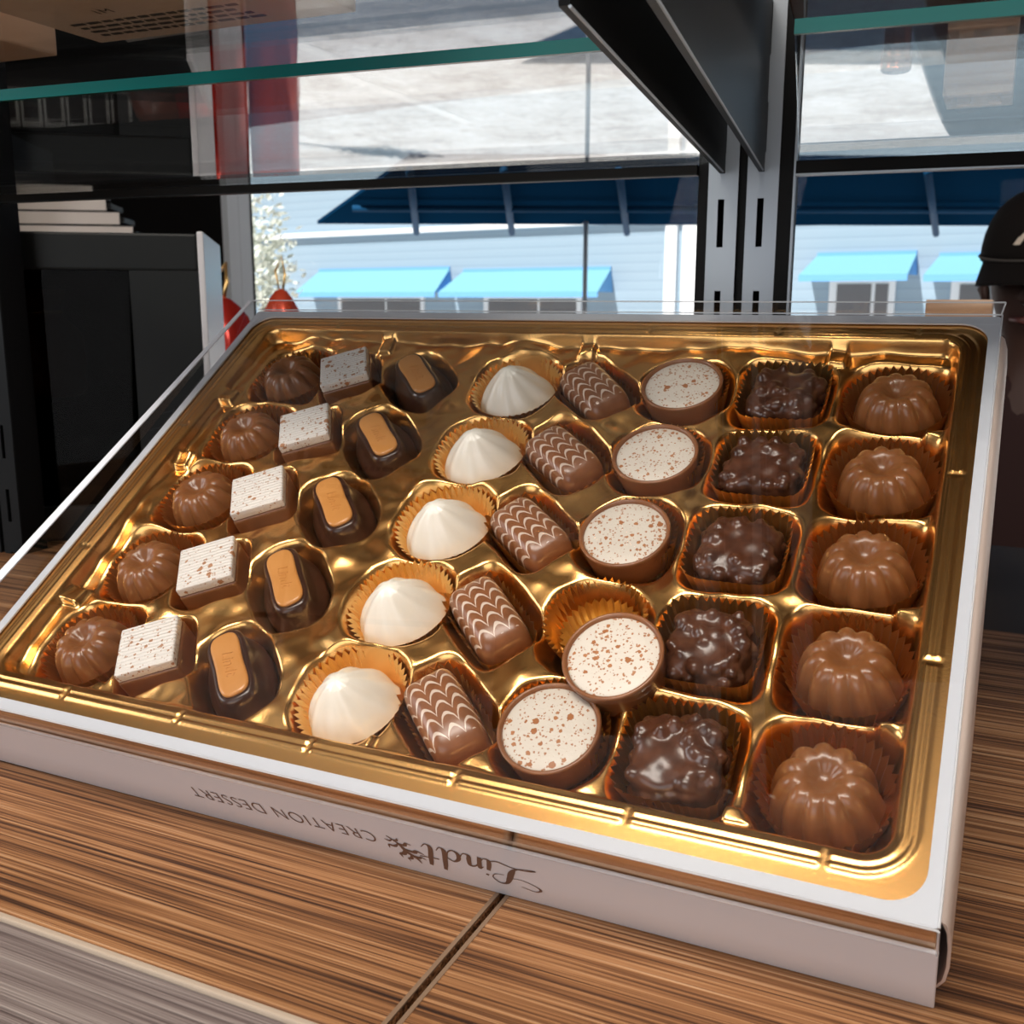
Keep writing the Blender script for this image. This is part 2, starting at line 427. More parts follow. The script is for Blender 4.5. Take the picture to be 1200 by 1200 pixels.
# little locking tabs along the walls
for tu, tv, wu, wv, hh in ((92, 243, 4, 5, 2.5), (203, 243, 4, 5, 2.5), (318, 243, 4, 5, 2.5), (361, 193, 4, 5, 3), (361, 104, 4, 5, 3), (361, 58, 4, 5, 3),
                           (20, 196, 4, 5, 3), (20, 150, 4, 5, 3), (20, 62, 4, 5, 3), (60, 22, 5, 3, 3), (190, 22, 5, 3, 3), (323, 22, 5, 3, 3)):
    msk = (1 - sstep(wu - 0.9, wu + 0.5, np.abs(U - tu))) * (1 - sstep(wv - 0.9, wv + 0.5, np.abs(V - tv)))
    inner += hh * msk
rim = -1.2 * np.ones_like(U)
seg = (np.mod(U, 58) > 2.5) & (np.mod(V, 84) > 2.5)
for off, amp in ((2.6, 0.7), (5.4, 0.7)):
    rim += amp * np.exp(-((sd - off) / 0.95) ** 2) * seg
w = sstep(-3.2, 0.3, sd)
H = inner * (1 - w) + rim * w
nv, nu = H.shape
co = np.stack([U, V, H], -1).reshape(-1, 3) / 1000.0
idx = np.arange(nv * nu).reshape(nv, nu)
quads = np.stack([idx[:-1, :-1], idx[:-1, 1:], idx[1:, 1:], idx[1:, :-1]], -1).reshape(-1, 4)
me = bpy.data.meshes.new('gold_insert')
me.vertices.add(len(co)); me.vertices.foreach_set('co', co.astype(np.float32).ravel())
me.loops.add(quads.size); me.loops.foreach_set('vertex_index', quads.astype(np.int32).ravel())
me.polygons.add(len(quads)); me.polygons.foreach_set('loop_start', np.arange(0, quads.size, 4, dtype=np.int32))
me.update(calc_edges=True); me.validate(); me.shade_smooth(); me.materials.append(M_gold)
link('gold_insert', me, box)
def tray_h(u, v):
    return H[int(round((v - 2) / STEP)), int(round((u - 2) / STEP))]
# gold skirt under the frame and the white lower walls
sk = MB()
for p in ((0.6, BW - 0.6, 0.6, 1.4), (0.6, BW - 0.6, BD - 1.4, BD - 0.6), (0.6, 1.4, 1.4, BD - 1.4), (BW - 1.4, BW - 0.6, 1.4, BD - 1.4)):
    sk.box(*(c / 1000 for c in (*p, -17, -0.7)))
sk.build('gold_skirt', M_gold_skirt, box)
def panel(name, u0, u1, v0, v1, h0, h1, material):
    return MB().box(u0 / 1000, u1 / 1000, v0 / 1000, v1 / 1000, h0 / 1000, h1 / 1000).build(name, material, box, bevel=0.0003, seg=1)
panel('front_panel', -16, BW + 0.4, -0.9, 0.4, -BH, -13.5, M_white_card)
panel('rear_panel', 0, BW, BD - 0.4, BD + 0.4, -BH, -13.5, M_white_card)
panel('side_panel', -0.4, 0.4, 0.4, BD - 0.4, -BH, -13.5, M_white_card)
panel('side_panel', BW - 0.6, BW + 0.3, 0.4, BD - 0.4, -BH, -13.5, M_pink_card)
panel('base_panel', 0.4, BW - 0.6, 0.4, BD - 0.4, -BH, -BH + 1.0, M_white_card)
# clear cover: top sheet, near band, loose left and far flaps
MB().quad(*mm([(0, 0, 0.9), (BW, 0, 0.9), (BW, BD, 0.9), (0, BD, 0.9)])).build('clear_window', M_clear, box)
MB().quad(*mm([(0, -1.0, 0.9), (BW, -1.0, 0.9), (BW, -1.0, -14), (0, -1.0, -14)])).build('clear_front_band', M_clear, box)
lf = [(0, 0, 0.9), (0, BD, 0.9), (-2.2, BD + 1.0, 6.0), (-17.0, 0, 3.0)]
MB().quad(*mm(lf)).build('clear_side_flap', M_clear, box)
MB().slab(*mm([(-17.0, 0, 3.0), (-2.2, BD + 1, 6.0), (-4.2, BD + 1, 6.4), (-22.5, 0, 3.6)]), 0.0006).build('flap_strip', M_white_card, box)
MB().quad(*mm([(0, BD, 0.9), (BW, BD, 0.9), (BW + 1.2, BD + 1.0, 6.4), (-2.2, BD + 1.0, 6.6)])).build('clear_rear_flap', M_clear, box)
for pts in ([(0, BD + 0.2, 0.9), (BW, BD + 0.2, 0.9)], [(-2.2, BD + 1, 6.6), (BW + 1.2, BD + 1, 6.4)], [(BW, 0, 0.9), (BW + 0.4, BD, 0.9)], [(BW, BD, 0.9), (BW + 1.2, BD + 1, 6.4)], [(0, -0.8, 0.9), (BW, -0.8, 0.9)], [(BW, -1, 0.9), (BW, -1, -14)]):
    MB().tube(mm(pts), 0.00035, 6).build('fold_line', M_clear_edge, box)  # whitish tubes on the folds, standing in for their edge highlights
# bulging end flap on the right
prof = [(BW + 0.8, -1.5), (BW + 2.2, -3.0), (BW + 3.4, -8), (BW + 4.0, -18), (BW + 4.0, -30), (BW + 3.2, -40), (BW + 1.2, -46)]
pr = []
for x, h in prof: pr.append((x, h))
inner_p = [(x - 0.9, h) for x, h in prof][::-1]
MB().loft([mm([(x * 1.0 - (0 if v > 20 else 0.6), v, h) for x, h in pr + inner_p]) for v in (3, 60, 120, 190, 240, 252)]).build('end_flap', mat('blush_card', (0.68, 0.56, 0.50), 0.42), box)
autosmooth(bpy.data.objects['end_flap'], 0.9)

# lettering on the near panel, standing on its head -----------------------------
def font_mesh(name, body, size, offset=0.0, shear=0.0, space=1.0, extrude=0.0):
    c = bpy.data.curves.new(name, 'FONT'); c.body = body; c.size = size; c.offset = offset; c.shear = shear
    c.space_character = space; c.extrude = extrude; c.align_x = 'CENTER'; c.align_y = 'CENTER'
    o = bpy.data.objects.new(name, c); COL.objects.link(o)
    me = bpy.data.meshes.new_from_object(o.evaluated_get(bpy.context.evaluated_depsgraph_get()))
    bpy.data.objects.remove(o); bpy.data.curves.remove(c)
    me.name = name
    return me
FLIP = Matrix(((-1, 0, 0), (0, 0, -1), (0, -1, 0))).to_4x4()     # text x -> -u, text y -> -h, facing -v
def on_front(me, name, u, h, material, scale=(1, 1)):
    me.materials.clear(); me.materials.append(material)
    me.transform(Matrix.Diagonal((scale[0], scale[1], 1, 1)))
    me.transform(Matrix.Translation((u / 1000, -0.00105, h / 1000)) @ FLIP)
    return link(name, me, box)
me = font_mesh('printed_words', 'CREATION DESSERT', 0.0112, -0.00012, space=1.12)
wd = max(v.co.x for v in me.vertices) - min(v.co.x for v in me.vertices)
on_front(me, 'printed_words', 156.5, -30.5, M_print, (0.083 / wd, 1.0))
def spline(pts, n=10):
    P = [np.array(p, float) for p in pts]; P = [2 * P[0] - P[1]] + P + [2 * P[-1] - P[-2]]
    out = []
    for i in range(1, len(P) - 2):
        for k in range(n):
            t = k / n
            out.append(0.5 * (2 * P[i] + (P[i + 1] - P[i - 1]) * t + (2 * P[i - 1] - 5 * P[i] + 4 * P[i + 1] - P[i + 2]) * t * t + (3 * P[i] - P[i - 1] - 3 * P[i + 1] + P[i + 2]) * t ** 3))
    out.append(P[-2]); return out
def strokes_mesh(name, strokes, unit):
    b = MB()
    for i_, s in enumerate(strokes):
        pts = spline(s) if len(s) > 2 else [np.array(p, float) for p in s]
        L = []
        for i, p in enumerate(pts):
            t = pts[min(i + 1, len(pts) - 1)][:2] - pts[max(i - 1, 0)][:2]; t = t / (np.linalg.norm(t) + 1e-9)
            nrm = np.array([-t[1], t[0]]) * max(p[2], 0.012) / 2
            L.append((p[:2] + nrm, p[:2] - nrm))
        z = i_ * 0.00001
        for (a, c), (d, e) in zip(L[:-1], L[1:]):
            b.quad((*(a * unit), z), (*(c * unit), z), (*(e * unit), z), (*(d * unit), z))
    me = bpy.data.meshes.new(name); me.from_pydata(b.v, [], b.f); me.update(); return me
LOGO = [
    [(0.42, 0.93, .02), (0.15, 1.0, .03), (0.0, 0.88, .06), (0.08, 0.74, .03), (0.32, 0.62, .02), (0.56, 0.64, .02)],
    [(0.70, 0.56, .02), (0.90, 0.62, .025), (1.0, 0.80, .03), (0.90, 0.98, .04), (0.74, 0.93, .07), (0.62, 0.70, .12), (0.50, 0.40, .13), (0.36, 0.18, .06), (0.14, 0.08, .03), (-0.08, 0.04, .05), (0.14, 0.13, .03), (0.45, 0.12, .04), (0.70, 0.02, .05), (0.90, 0.10, .02)],
    [(1.02, 0.52, .08), (0.93, 0.24, .10), (0.90, 0.06, .08), (1.00, 0.04, .03), (1.10, 0.20, .02)], [(1.085, 0.71, .06), (1.12, 0.77, .06)],
    [(1.10, 0.42, .02), (1.20, 0.52, .06), (1.18, 0.40, .10), (1.08, 0.02, .09)],
    [(1.13, 0.22, .02), (1.28, 0.46, .04), (1.41, 0.50, .08), (1.38, 0.28, .10), (1.33, 0.06, .08), (1.44, 0.04, .03), (1.54, 0.20, .02)],
    [(1.90, 0.42, .03), (1.78, 0.52, .05), (1.63, 0.36, .09), (1.58, 0.12, .09), (1.67, 0.02, .05), (1.80, 0.14, .03), (1.90, 0.40, .02)],
    [(2.13, 1.04, .08), (2.02, 0.66, .11), (1.89, 0.14, .10), (1.96, 0.03, .04), (2.08, 0.20, .02)],
    [(2.44, 0.98, .08), (2.33, 0.60, .11), (2.20, 0.14, .10), (2.28, 0.03, .04), (2.42, 0.20, .02)], [(2.14, 0.60, .04), (2.60, 0.66, .04)]]
me = strokes_mesh('printed_logo', [[(x - 1.3, y - 0.5, w_) for x, y, w_ in s] for s in LOGO], 0.0172)
on_front(me, 'printed_logo', 236.5, -33.5, M_print)
random.seed(5)
EMB = [[(0.05, -0.55, .03), (-0.02, -0.2, .07), (0.03, 0.1, .12), (-0.04, 0.35, .09), (0.0, 0.58, .02)],
       [(0.0, 0.0, .05), (0.16, 0.16, .12), (0.30, 0.18, .08), (0.36, 0.32, .02)], [(0.0, -0.02, .05), (-0.18, 0.12, .12), (-0.30, 0.08, .08), (-0.40, 0.22, .02)],
       [(0.0, 0.22, .04), (0.12, 0.36, .09), (0.22, 0.36, .05), (0.26, 0.48, .02)], [(0.0, 0.22, .04), (-0.14, 0.34, .09), (-0.22, 0.32, .05), (-0.28, 0.44, .02)],
       [(0.0, -0.22, .04), (0.18, -0.14, .09), (0.30, -0.20, .06), (0.40, -0.08, .02)], [(0.0, -0.24, .04), (-0.16, -0.16, .09), (-0.26, -0.24, .06), (-0.36, -0.16, .02)],
       [(0.02, -0.40, .03), (0.14, -0.36, .06), (0.22, -0.44, .02)], [(0.02, -0.40, .03), (-0.10, -0.36, .06), (-0.18, -0.44, .02)]]
me = strokes_mesh('printed_crest', EMB, 0.0165)
me.transform(Matrix.Rotation(math.radians(25), 4, 'Z'))
on_front(me, 'printed_crest', 208.5, -34.5, M_print)

# the low dark stand the box leans on (behind, out of sight from the front)
st = empty('display_stand', (0, 0.16, 0)); tag(st, 'dark sloping display stand propping the chocolate box from behind', 'stand')
def wedge(x0, x1):
    ya, yb = 0.05, 0.214
    hh = lambda y: (y - 0.0) * math.tan(T) - 0.0012
    return MB().add([(x0, ya - .16, 0), (x1, ya - .16, 0), (x1, yb - .16, 0), (x0, yb - .16, 0), (x0, ya - .16, hh(ya)), (x1, ya - .16, hh(ya)), (x1, yb - .16, hh(yb)), (x0, yb - .16, hh(yb))],
                    [(0, 3, 2, 1), (4, 5, 6, 7), (0, 1, 5, 4), (1, 2, 6, 5), (2, 3, 7, 6), (3, 0, 4, 7)])
for x0, x1 in ((-0.12, -0.105), (0.105, 0.12)): wedge(x0, x1).build('side_plate', M_dark, st)
box_obj('cross_bar', -0.105, 0.105, 0.19 - .16, 0.205 - .16, 0.02, 0.05, M_dark, st)

# ================================================================== CHOCOLATES
def rev(name, prof, lobes, amp, twist, material, seg=132, sharp=1.0):
    """body of revolution with twisted flutes; profile rows are (radius, height, flute strength), mm"""
    rings = []
    zmax = max(p[1] for p in prof)
    for r, z, k in prof:
        ring = []
        for i in range(seg):
            a = 2 * PI * i / seg
            ph = (a * lobes / 2 + twist * z / zmax)
            lob = abs(math.cos(ph)) ** sharp
            rr = r * (1 - amp * k * (1 - lob) * 1.6 + 0.0)
            ring.append((rr * math.cos(a) / 1000, rr * math.sin(a) / 1000, (z - amp * k * (1 - lob) * 3.0 * (z / zmax)) / 1000))
        rings.append(ring)
    b = MB().loft(rings)
    me = bpy.data.meshes.new(name); me.from_pydata(b.v, [], b.f); me.update(); me.shade_smooth(); me.materials.append(material); return me
BUNDT = rev('bundt_praline', [(15.8, 0, .2), (17.4, 1.0, .5), (17.6, 3, .9), (17.2, 6, 1), (16.4, 10, 1), (15.3, 14, 1), (13.9, 17.4, 1), (12.2, 19.8, 1), (10.0, 21.4, 1), (7.8, 21.8, .95), (5.8, 21.2, .8), (4.2, 20.0, .5), (2.6, 18.7, .2), (1.2, 18.2, 0), (0.1, 18.0, 0)], 11, 0.10, 1.0, M_milk, sharp=0.8)
CONE = rev('cone_praline', [(17.6, 0, .1), (18.6, 1.0, .3), (18.9, 2.8, .6), (18.5, 5.5, .9), (17.3, 9, 1), (15.4, 12.5, 1), (12.9, 16, 1), (10.0, 19.3, 1), (7.2, 22.0, 1), (4.6, 24.0, .8), (2.4, 25.2, .5), (0.1, 25.7, 0)], 9, 0.045, 1.6, M_white, sharp=1.7)

def superquad(a, b, c, e1, e2, n=28, m=48, flat=-0.62):
    """boxy ellipsoid, bottom cut flat"""
    pw = lambda x, e: math.copysign(abs(x) ** e, x)
    rings = []
    for i in range(n):
        p = -PI / 2 + PI * (i + 0.0) / (n - 1)
        ring = []
        for k in range(m):
            q = 2 * PI * k / m
            x = a * pw(math.cos(p), e1) * pw(math.cos(q), e2); y = b * pw(math.cos(p), e1) * pw(math.sin(q), e2)
            z = c * pw(math.sin(p), e1)
            ring.append((x, y, max(z, flat * c)))
        rings.append(ring)
    return rings
def log_mesh():
    rings = superquad(19.2, 10.6, 12.4, 0.58, 0.36)
    rings = [[(x / 1000, y / 1000, (z + 0.62 * 12.4) / 1000) for x, y, z in r] for r in rings]
    b = MB().loft(rings); me = bpy.data.meshes.new('log_praline'); me.from_pydata(b.v, [], b.f); me.validate(); me.update(); me.shade_smooth(); me.materials.append(M_feather); return me
LOG = log_mesh()
def cluster_mesh(seed):
    rs = np.random.RandomState(seed)
    bm = bmesh.new(); bmesh.ops.create_cube(bm, size=2.0); bmesh.ops.subdivide_edges(bm, edges=bm.edges[:], cuts=34, use_grid_fill=True)
    P_ = np.array([tuple(v.co) for v in bm.verts])
    nn = (np.abs(P_) ** 4.5).sum(1) ** (1 / 4.5)
    dirs = P_ / nn[:, None]
    pts = dirs * np.array([14.2, 14.2, 10.5])
    nrm = dirs ** 3 * np.array([1, 1, 1.2]); nrm /= np.linalg.norm(nrm, axis=1)[:, None] + 1e-9
    disp = np.zeros(len(pts)); cen = []
    while len(cen) < 46:
        k = rs.randint(len(pts))
        if pts[k][2] < -6: continue
        if cen and min(np.linalg.norm(pts[k] - c) for c in cen) < 3.0: continue
        cen.append(pts[k])
    for c in cen:
        r = rs.uniform(2.0, 3.4); h = rs.uniform(1.2, 2.7)
        d = np.linalg.norm(pts - c, axis=1)
        x = np.clip(1 - (d / r) ** 2, 0, 1)
        disp = np.maximum(disp, h * x ** 0.75)
    disp += 0.6 * np.sin(pts[:, 0] * 0.45 + seed) * np.sin(pts[:, 1] * 0.5 + 2 * seed)
    pts = pts + nrm * disp[:, None]
    pts[:, 2] = np.maximum(pts[:, 2], -9.0) + 9.0
    for v, c in zip(bm.verts, pts): v.co = c / 1000
    for _ in range(1): bmesh.ops.smooth_vert(bm, verts=bm.verts[:], factor=0.5, use_axis_x=True, use_axis_y=True, use_axis_z=True)
    me = bpy.data.meshes.new('nut_cluster_praline'); bm.to_mesh(me); bm.free(); me.shade_smooth(); me.materials.append(M_nut); return me
CLUST = [cluster_mesh(s) for s in range(5)]
def keep(o):
    me = o.data; bpy.data.objects.remove(o); return me
SQ_BASE = keep(autosmooth(MB().box(-.0128, .0128, -.0128, .0128, 0, .0168).build('praline_base', M_milk_side, bevel=0.0016, seg=3), 1.2))
SQ_TOP = keep(autosmooth(MB().box(-.0124, .0124, -.0124, .0124, .0166, .0212).build('white_top', M_white_top, bevel=0.0011, seg=3), 1.2))
def bone(hl, w0, w1, n=64, e=0.6):
    out = []
    for k in range(n):
        a = 2 * PI * k / n; c, s = math.cos(a), math.sin(a)
        x = hl * math.copysign(abs(c) ** 0.85, c)
        hw = w0 + (w1 - w0) * (x / hl) ** 2
        out.append((x, hw * math.copysign(abs(s) ** e, s)))
    return out
def blend(A_, B_, t): return [(a[0] * (1 - t) + b[0] * t, a[1] * (1 - t) + b[1] * t) for a, b in zip(A_, B_)]
OVAL = bone(22.0, 13.6, 12.2, e=0.72); BONE = bone(19.2, 7.8, 11.0, e=0.75)
def rings_of(layers): return [mm([(x, y, z) for x, y in pts]) for pts, z in layers]
lay = [(blend(OVAL, BONE, .12), 0), (OVAL, 1.2), (OVAL, 4.0), (blend(OVAL, BONE, .15), 6.0), (blend(OVAL, BONE, .5), 8.2), (blend(OVAL, BONE, .82), 11.5), (blend(OVAL, BONE, 1.0), 14.5), (bone(18.4, 7.1, 10.3, e=0.75), 15.6), (bone(17.2, 6.1, 9.3, e=0.75), 15.9), (bone(16, 5.0, 8.2, e=0.75), 15.4)]
SHELL = keep(MB().loft(rings_of(lay)).build('dark_shell', M_darkc, smooth=True)); 
cl = [(bone(16.6, 5.6, 8.7, e=0.75), 15.2), (bone(16.6, 5.6, 8.7, e=0.75), 16.4), (bone(16.2, 5.2, 8.3, e=0.75), 16.9), (bone(15.4, 4.5, 7.6, e=0.75), 17.1), (bone(8, 2.3, 3.9, e=0.75), 17.15)]
CARA = keep(MB().loft(rings_of(cl)).build('caramel_inlay', M_caramel, smooth=True))
EMBOSS = font_mesh('embossed_word', 'Lindt', 0.0066, 0.0, shear=0.35, extrude=0.00016); EMBOSS.materials.clear(); EMBOSS.materials.append(M_caramel)
EMBOSS.transform(Matrix.Translation((0, 0, 0.01718)))
tp = [(15.2, 0), (15.8, .6), (17.6, 13.2), (17.8, 14.2), (17.4, 14.7), (16.6, 14.6), (16.1, 13.6), (15.8, 12.2), (8, 12.0)]
TART = keep(MB().lathe([(r / 1000, z / 1000) for r, z in tp], 72).build('tart_shell', M_tart, smooth=True))
fp = [(15.6, 11.5), (16.1, 13.2), (15.6, 13.55), (10, 13.8), (4, 13.9), (.1, 13.9)]
FILL = keep(MB().lathe([(r / 1000, z / 1000) for r, z in fp], 72).build('cream_filling', M_cream, smooth=True))

def cup_mesh(name, a, b, ex, h, nfl, material, flare=1.26, amp=0.85, zig=1.0):
    n = nfl * 4; rings = []
    rows = [(0.0, 0.4), (0.02, 1.0), (0.35, 1.0), (0.7, 1.0), (1.0, 1.0)]
    for t, k in rows:
        ring = []
        for i in range(n):
            q = 2 * PI * i / n
            c, s = math.cos(q), math.sin(q)
            rad = (abs(c / a) ** ex + abs(s / b) ** ex) ** (-1 / ex)
            tri = [0, 1, 0, -1][i % 4]
            rr = rad * (1 + (flare - 1) * t) * (1 if t > 0 else 0.96) + amp * tri * (0.35 + 0.65 * t)
            z = h * t + (zig * tri if t == 1.0 else 0)
            ring.append((rr * c / 1000, rr * s / 1000, z / 1000))
        rings.append(ring)
    bt = [[(x * 0.05, y * 0.05, 0) for x, y, z in rings[0]]]
    b_ = MB().loft(bt + rings, caps=False)
    me = bpy.data.meshes.new(name); me.from_pydata(b_.v, [], b_.f); me.update(); me.materials.append(material); return me
CUP_BUNDT = cup_mesh('paper_cup', 16.8, 16.8, 2, 15, 40, M_cup_brown, 1.22)
CUP_CONE = cup_mesh('paper_cup', 17.8, 17.8, 2, 14, 44, M_cup_gold, 1.20)
CUP_LOG = cup_mesh('paper_cup', 19.2, 10.8, 4.5, 13, 36, M_cup_gold, 1.17, 0.6)
CUP_TART = cup_mesh('paper_cup', 15.6, 15.6, 2, 14, 44, M_cup_gold, 1.20, 1.0, 0.5)
CUP_SMALL = cup_mesh('paper_cup', 13.2, 13.2, 2, 9, 30, M_cup_gold, 1.12, 0.9, 0.3)
CUP_CLUST = cup_mesh('paper_cup', 15.2, 15.2, 5, 18, 40, M_cup_gold, 1.19, 0.75)

ROWN = ['nearest row', 'second row from the front', 'middle row', 'fourth row from the front', 'far row']
def place(o, u, v, h, rot=0, tilt=None):
    mtx = Matrix.Translation(bw(u, v, h)) @ Matrix.Rotation(T, 4, 'X')
    if tilt: mtx = mtx @ tilt
    mtx = mtx @ Matrix.Rotation(math.radians(rot), 4, 'Z')
    o.matrix_world = mtx
    o.location = mtx.translation; o.rotation_euler = mtx.to_euler()
    return o
BASEH = -23.5
random.seed(11)
def jit(a): return random.uniform(-a, a)
for r in range(5):
    v = ROWV[r]; rn = ROWN[r]
    # bundts, left and right columns
    for c, side in ((0, 'left end'), (7, 'right end')):
        u = CU[c] + jit(.5); vv_ = v + jit(.5)
        k = place(link('paper_cup', CUP_BUNDT), u, vv_ , BASEH, 20 * r)
        tag(k, 'bronze fluted paper cup at %s of tray, %s' % (side, rn), 'paper cup', 'paper cups in the tray')
        o = place(link('bundt_praline', BUNDT), u, vv_ - 1.0, BASEH + 0.3, 33 * r + 10)
        tag(o, 'fluted milk chocolate bundt praline at %s of tray, %s' % (side, rn), 'chocolate', 'bundt pralines')
    # white-topped squares
    s = place(empty('square_praline'), CU[1] + jit(.6), v + 0.3, BASEH + 1.8, 29 + jit(3))
    link('praline_base', SQ_BASE, s); link('white_top', SQ_TOP, s)
    tag(s, 'square praline with speckled white top, second column from left, %s' % rn, 'chocolate', 'white-topped square pralines')
    # dark ovals with caramel inlay
    s = place(empty('caramel_praline'), CU[2] + jit(.5), v + 0.5, BASEH + 3.5, -47 + jit(2))
    link('dark_shell', SHELL, s); ci = link('caramel_inlay', CARA, s); link('embossed_word', EMBOSS, ci)
    tag(s, 'dark oval praline with bone-shaped caramel inlay, third column, %s' % rn, 'chocolate', 'caramel inlay pralines')
    # white cones
    u = CU[3] + jit(.5)
    k = place(link('paper_cup', CUP_CONE), u, v, BASEH, 15 * r)
    tag(k, 'gold fluted paper cup around white cone, %s' % rn, 'paper cup', 'paper cups in the tray')
    o = place(link('cone_praline', CONE), u - 0.8, v - 1.4, BASEH + 0.3, 40 * r + 5)
    tag(o, 'swirled white chocolate cone praline, fourth column, %s' % rn, 'chocolate', 'white cone pralines')
    # feathered logs
    u = CU[4] + jit(.5); ra = -40 + jit(3)
    k = place(link('paper_cup', CUP_LOG), u, v, BASEH, ra)
    tag(k, 'gold oblong paper cup around feathered log, %s' % rn, 'paper cup', 'paper cups in the tray')
    o = place(link('log_praline', LOG), u, v - 0.4, BASEH + 0.4, ra + jit(2))
    tag(o, 'milk chocolate log praline with white feather stripes, fifth column, %s' % rn, 'chocolate', 'feathered log pralines')
    # round tarts; the second from the front has slid off its cup
    u = CU[5]
    k = place(link('paper_cup', CUP_TART), u - 0.5, v + (2 if r != 1 else 4), BASEH + 2, 12 * r)
    s = place(empty('tart_praline'), u, v - 1.5, BASEH + 6.5, 55 * r, None)
    if r == 1:
        tag(k, 'empty gold fluted paper cup beside the slipped tart', 'paper cup', 'paper cups in the tray')
        k2 = place(link('paper_cup', CUP_SMALL), u + 1.5, v + 2, BASEH + 2.6, 5)
        tag(k2, 'smaller scalloped gold cup nested inside the empty cup', 'paper cup', 'paper cups in the tray')
        place(s, 272.0, 67.0 + 0.6, BASEH + 12.2, 20, Matrix.Rotation(math.radians(3), 4, 'X') @ Matrix.Rotation(math.radians(-3), 4, 'Y'))
        tag(s, 'round tart praline with speckled cream, slipped out of its empty cup', 'chocolate', 'round tart pralines')
    else:
        tag(k, 'gold round paper cup around speckled tart, %s' % rn, 'paper cup', 'paper cups in the tray')
        tag(s, 'round tart praline with speckled cream filling, sixth column, %s' % rn, 'chocolate', 'round tart pralines')
    link('tart_shell', TART, s); link('cream_filling', FILL, s)
    # nut clusters
    u = CU[6] + jit(.4)
    k = place(link('paper_cup', CUP_CLUST), u, v, BASEH, 0)
    tag(k, 'gold square paper cup around nut cluster, %s' % rn, 'paper cup', 'paper cups in the tray')
    o = place(link('nut_cluster_praline', CLUST[r]), u, v - 0.5, BASEH + 0.6, jit(8))
    tag(o, 'knobbly dark chocolate nut cluster, seventh column, %s' % rn, 'chocolate', 'nut cluster pralines')
#@@BG
# ================================================================== SHELVING BEHIND THE BOX
SR = math.radians(4.5)
sh = empty('shelving_frame', (0.0495, 0.32, 0.0), (0, 0, SR))
tag(sh, 'black and steel shelving frame with slotted uprights and shelf arms', 'shelving')
def upright(x0, x1, z0=0.0, z1=0.95, face=None):
    """slotted channel: front plate with real slots, two side webs"""
    w = x1 - x0; c = (x0 + x1) / 2 - 0.0008; hw = 0.0018
    b = MB(); b.box(x0, c - hw, -0.0015, 0, z0, z1); b.box(c + hw, x1, -0.0015, 0, z0, z1)
    z = 0.2593 - 0.0515 * 5; last = z0
    while z - 0.0268 < z1:
        lo, hi = z - 0.0268, z
        if lo > last: b.box(c - hw, c + hw, -0.0015, 0, last, min(lo, z1))
        last = hi; z += 0.0515
    if last < z1: b.box(c - hw, c + hw, -0.0015, 0, last, z1)
    o = b.build('upright_face', face or M_steel, sh)
    o2 = MB().box(x0, x0 + 0.0012, 0, 0.024, z0, z1).box(x1 - 0.0012, x1, 0, 0.024, z0, z1).box(x0, x1, 0.0235, 0.0247, z0, z1).build('upright_channel', M_black_metal, sh)
upright(-0.0198, -0.0027); upright(0.0022, 0.0198)
box_obj('spacer', -0.0027, 0.0022, 0.004, 0.02, 0, 0.95, M_black_metal, sh)
box_obj('side_cover', 0.0199, 0.0275, -0.001, 0.026, 0, 0.95, M_black_metal, sh)
box_obj('side_cover', -0.0262, -0.0199, 0.002, 0.026, 0, 0.95, M_black_metal, sh)
box_obj('edge_strip', 0.0276, 0.0288, -0.001, 0.004, 0, 0.95, M_steel, sh)
upright(-0.603, -0.584, face=M_dark_metal); upright(-0.580, -0.561, face=M_dark_metal)
upright(0.60, 0.617); upright(0.622, 0.639)
def arm(x, material=M_black_metal, th=0.003):
    pts = [(0.0, 0.2735), (0.006, 0.283), (0.006, 0.365), (-0.355, 0.338), (-0.362, 0.29), (-0.358, 0.2735), (-0.02, 0.2735)]
    b = MB().loft([[(x - 0.055 * y, y, z) for y, z in pts], [(x + th - 0.055 * y, y, z) for y, z in pts]])
    return b.build('shelf_arm', material, sh)
arm(-0.0135); arm(0.0085, M_dark_metal); arm(-0.575); arm(0.611)
for x in (-0.0135, 0.0085):
    MB().tube([(x + 0.003 - 0.055 * y, y, 0.2733) for y in (-0.358, -0.012)], 0.0005, 6).build('arm_lip', M_steel, sh)
box_obj('back_rail', -0.560, -0.0262, -0.004, 0.004, 0.2735, 0.2785, M_dark, sh)
box_obj('back_rail', 0.0290, 0.60, -0.004, 0.004, 0.2715, 0.2785, M_dark, sh)
box_obj('rail_lip', -0.560, -0.0262, -0.0048, 0.002, 0.2728, 0.2735, M_dark_metal, sh)
box_obj('rail_lip', 0.0290, 0.60, -0.0048, 0.002, 0.2705, 0.2715, M_steel, sh)

def glass_shelf(x0, x1, sk0, sk1, z, label):
    g = empty('glass_shelf', sh.matrix_basis @ Vector(((x0 + x1) / 2, -0.15, z)), (0, 0, SR))
    w = (x1 - x0) / 2; t = 0.0042; yf, yb = -0.134, 0.149
    MB().prism([(-w + sk0, yf), (w + sk1, yf), (w, yb), (-w, yb)], 0, t).build('glass_sheet', M_glass, g)
    MB().box(-w + sk0, w + sk1, yf - 0.0022, yf - 0.0001, 0, t).build('polished_edge', M_glass_edge, g)
    tag(g, label, 'glass shelf', 'glass shelves')
    return g
glass_shelf(-0.556, -0.0165, 0.0, 0.016, 0.2790, 'lower glass shelf with green edge left of the uprights')
glass_shelf(-0.556, -0.0165, 0.0, 0.016, 0.3240, 'upper glass shelf left of uprights carrying the beige cartons')
glass_shelf(0.0300, 0.600, 0.026, 0.0, 0.2790, 'lower glass shelf with green edge right of the uprights')
glass_shelf(0.0300, 0.600, 0.026, 0.0, 0.3240, 'upper glass shelf right of the uprights')

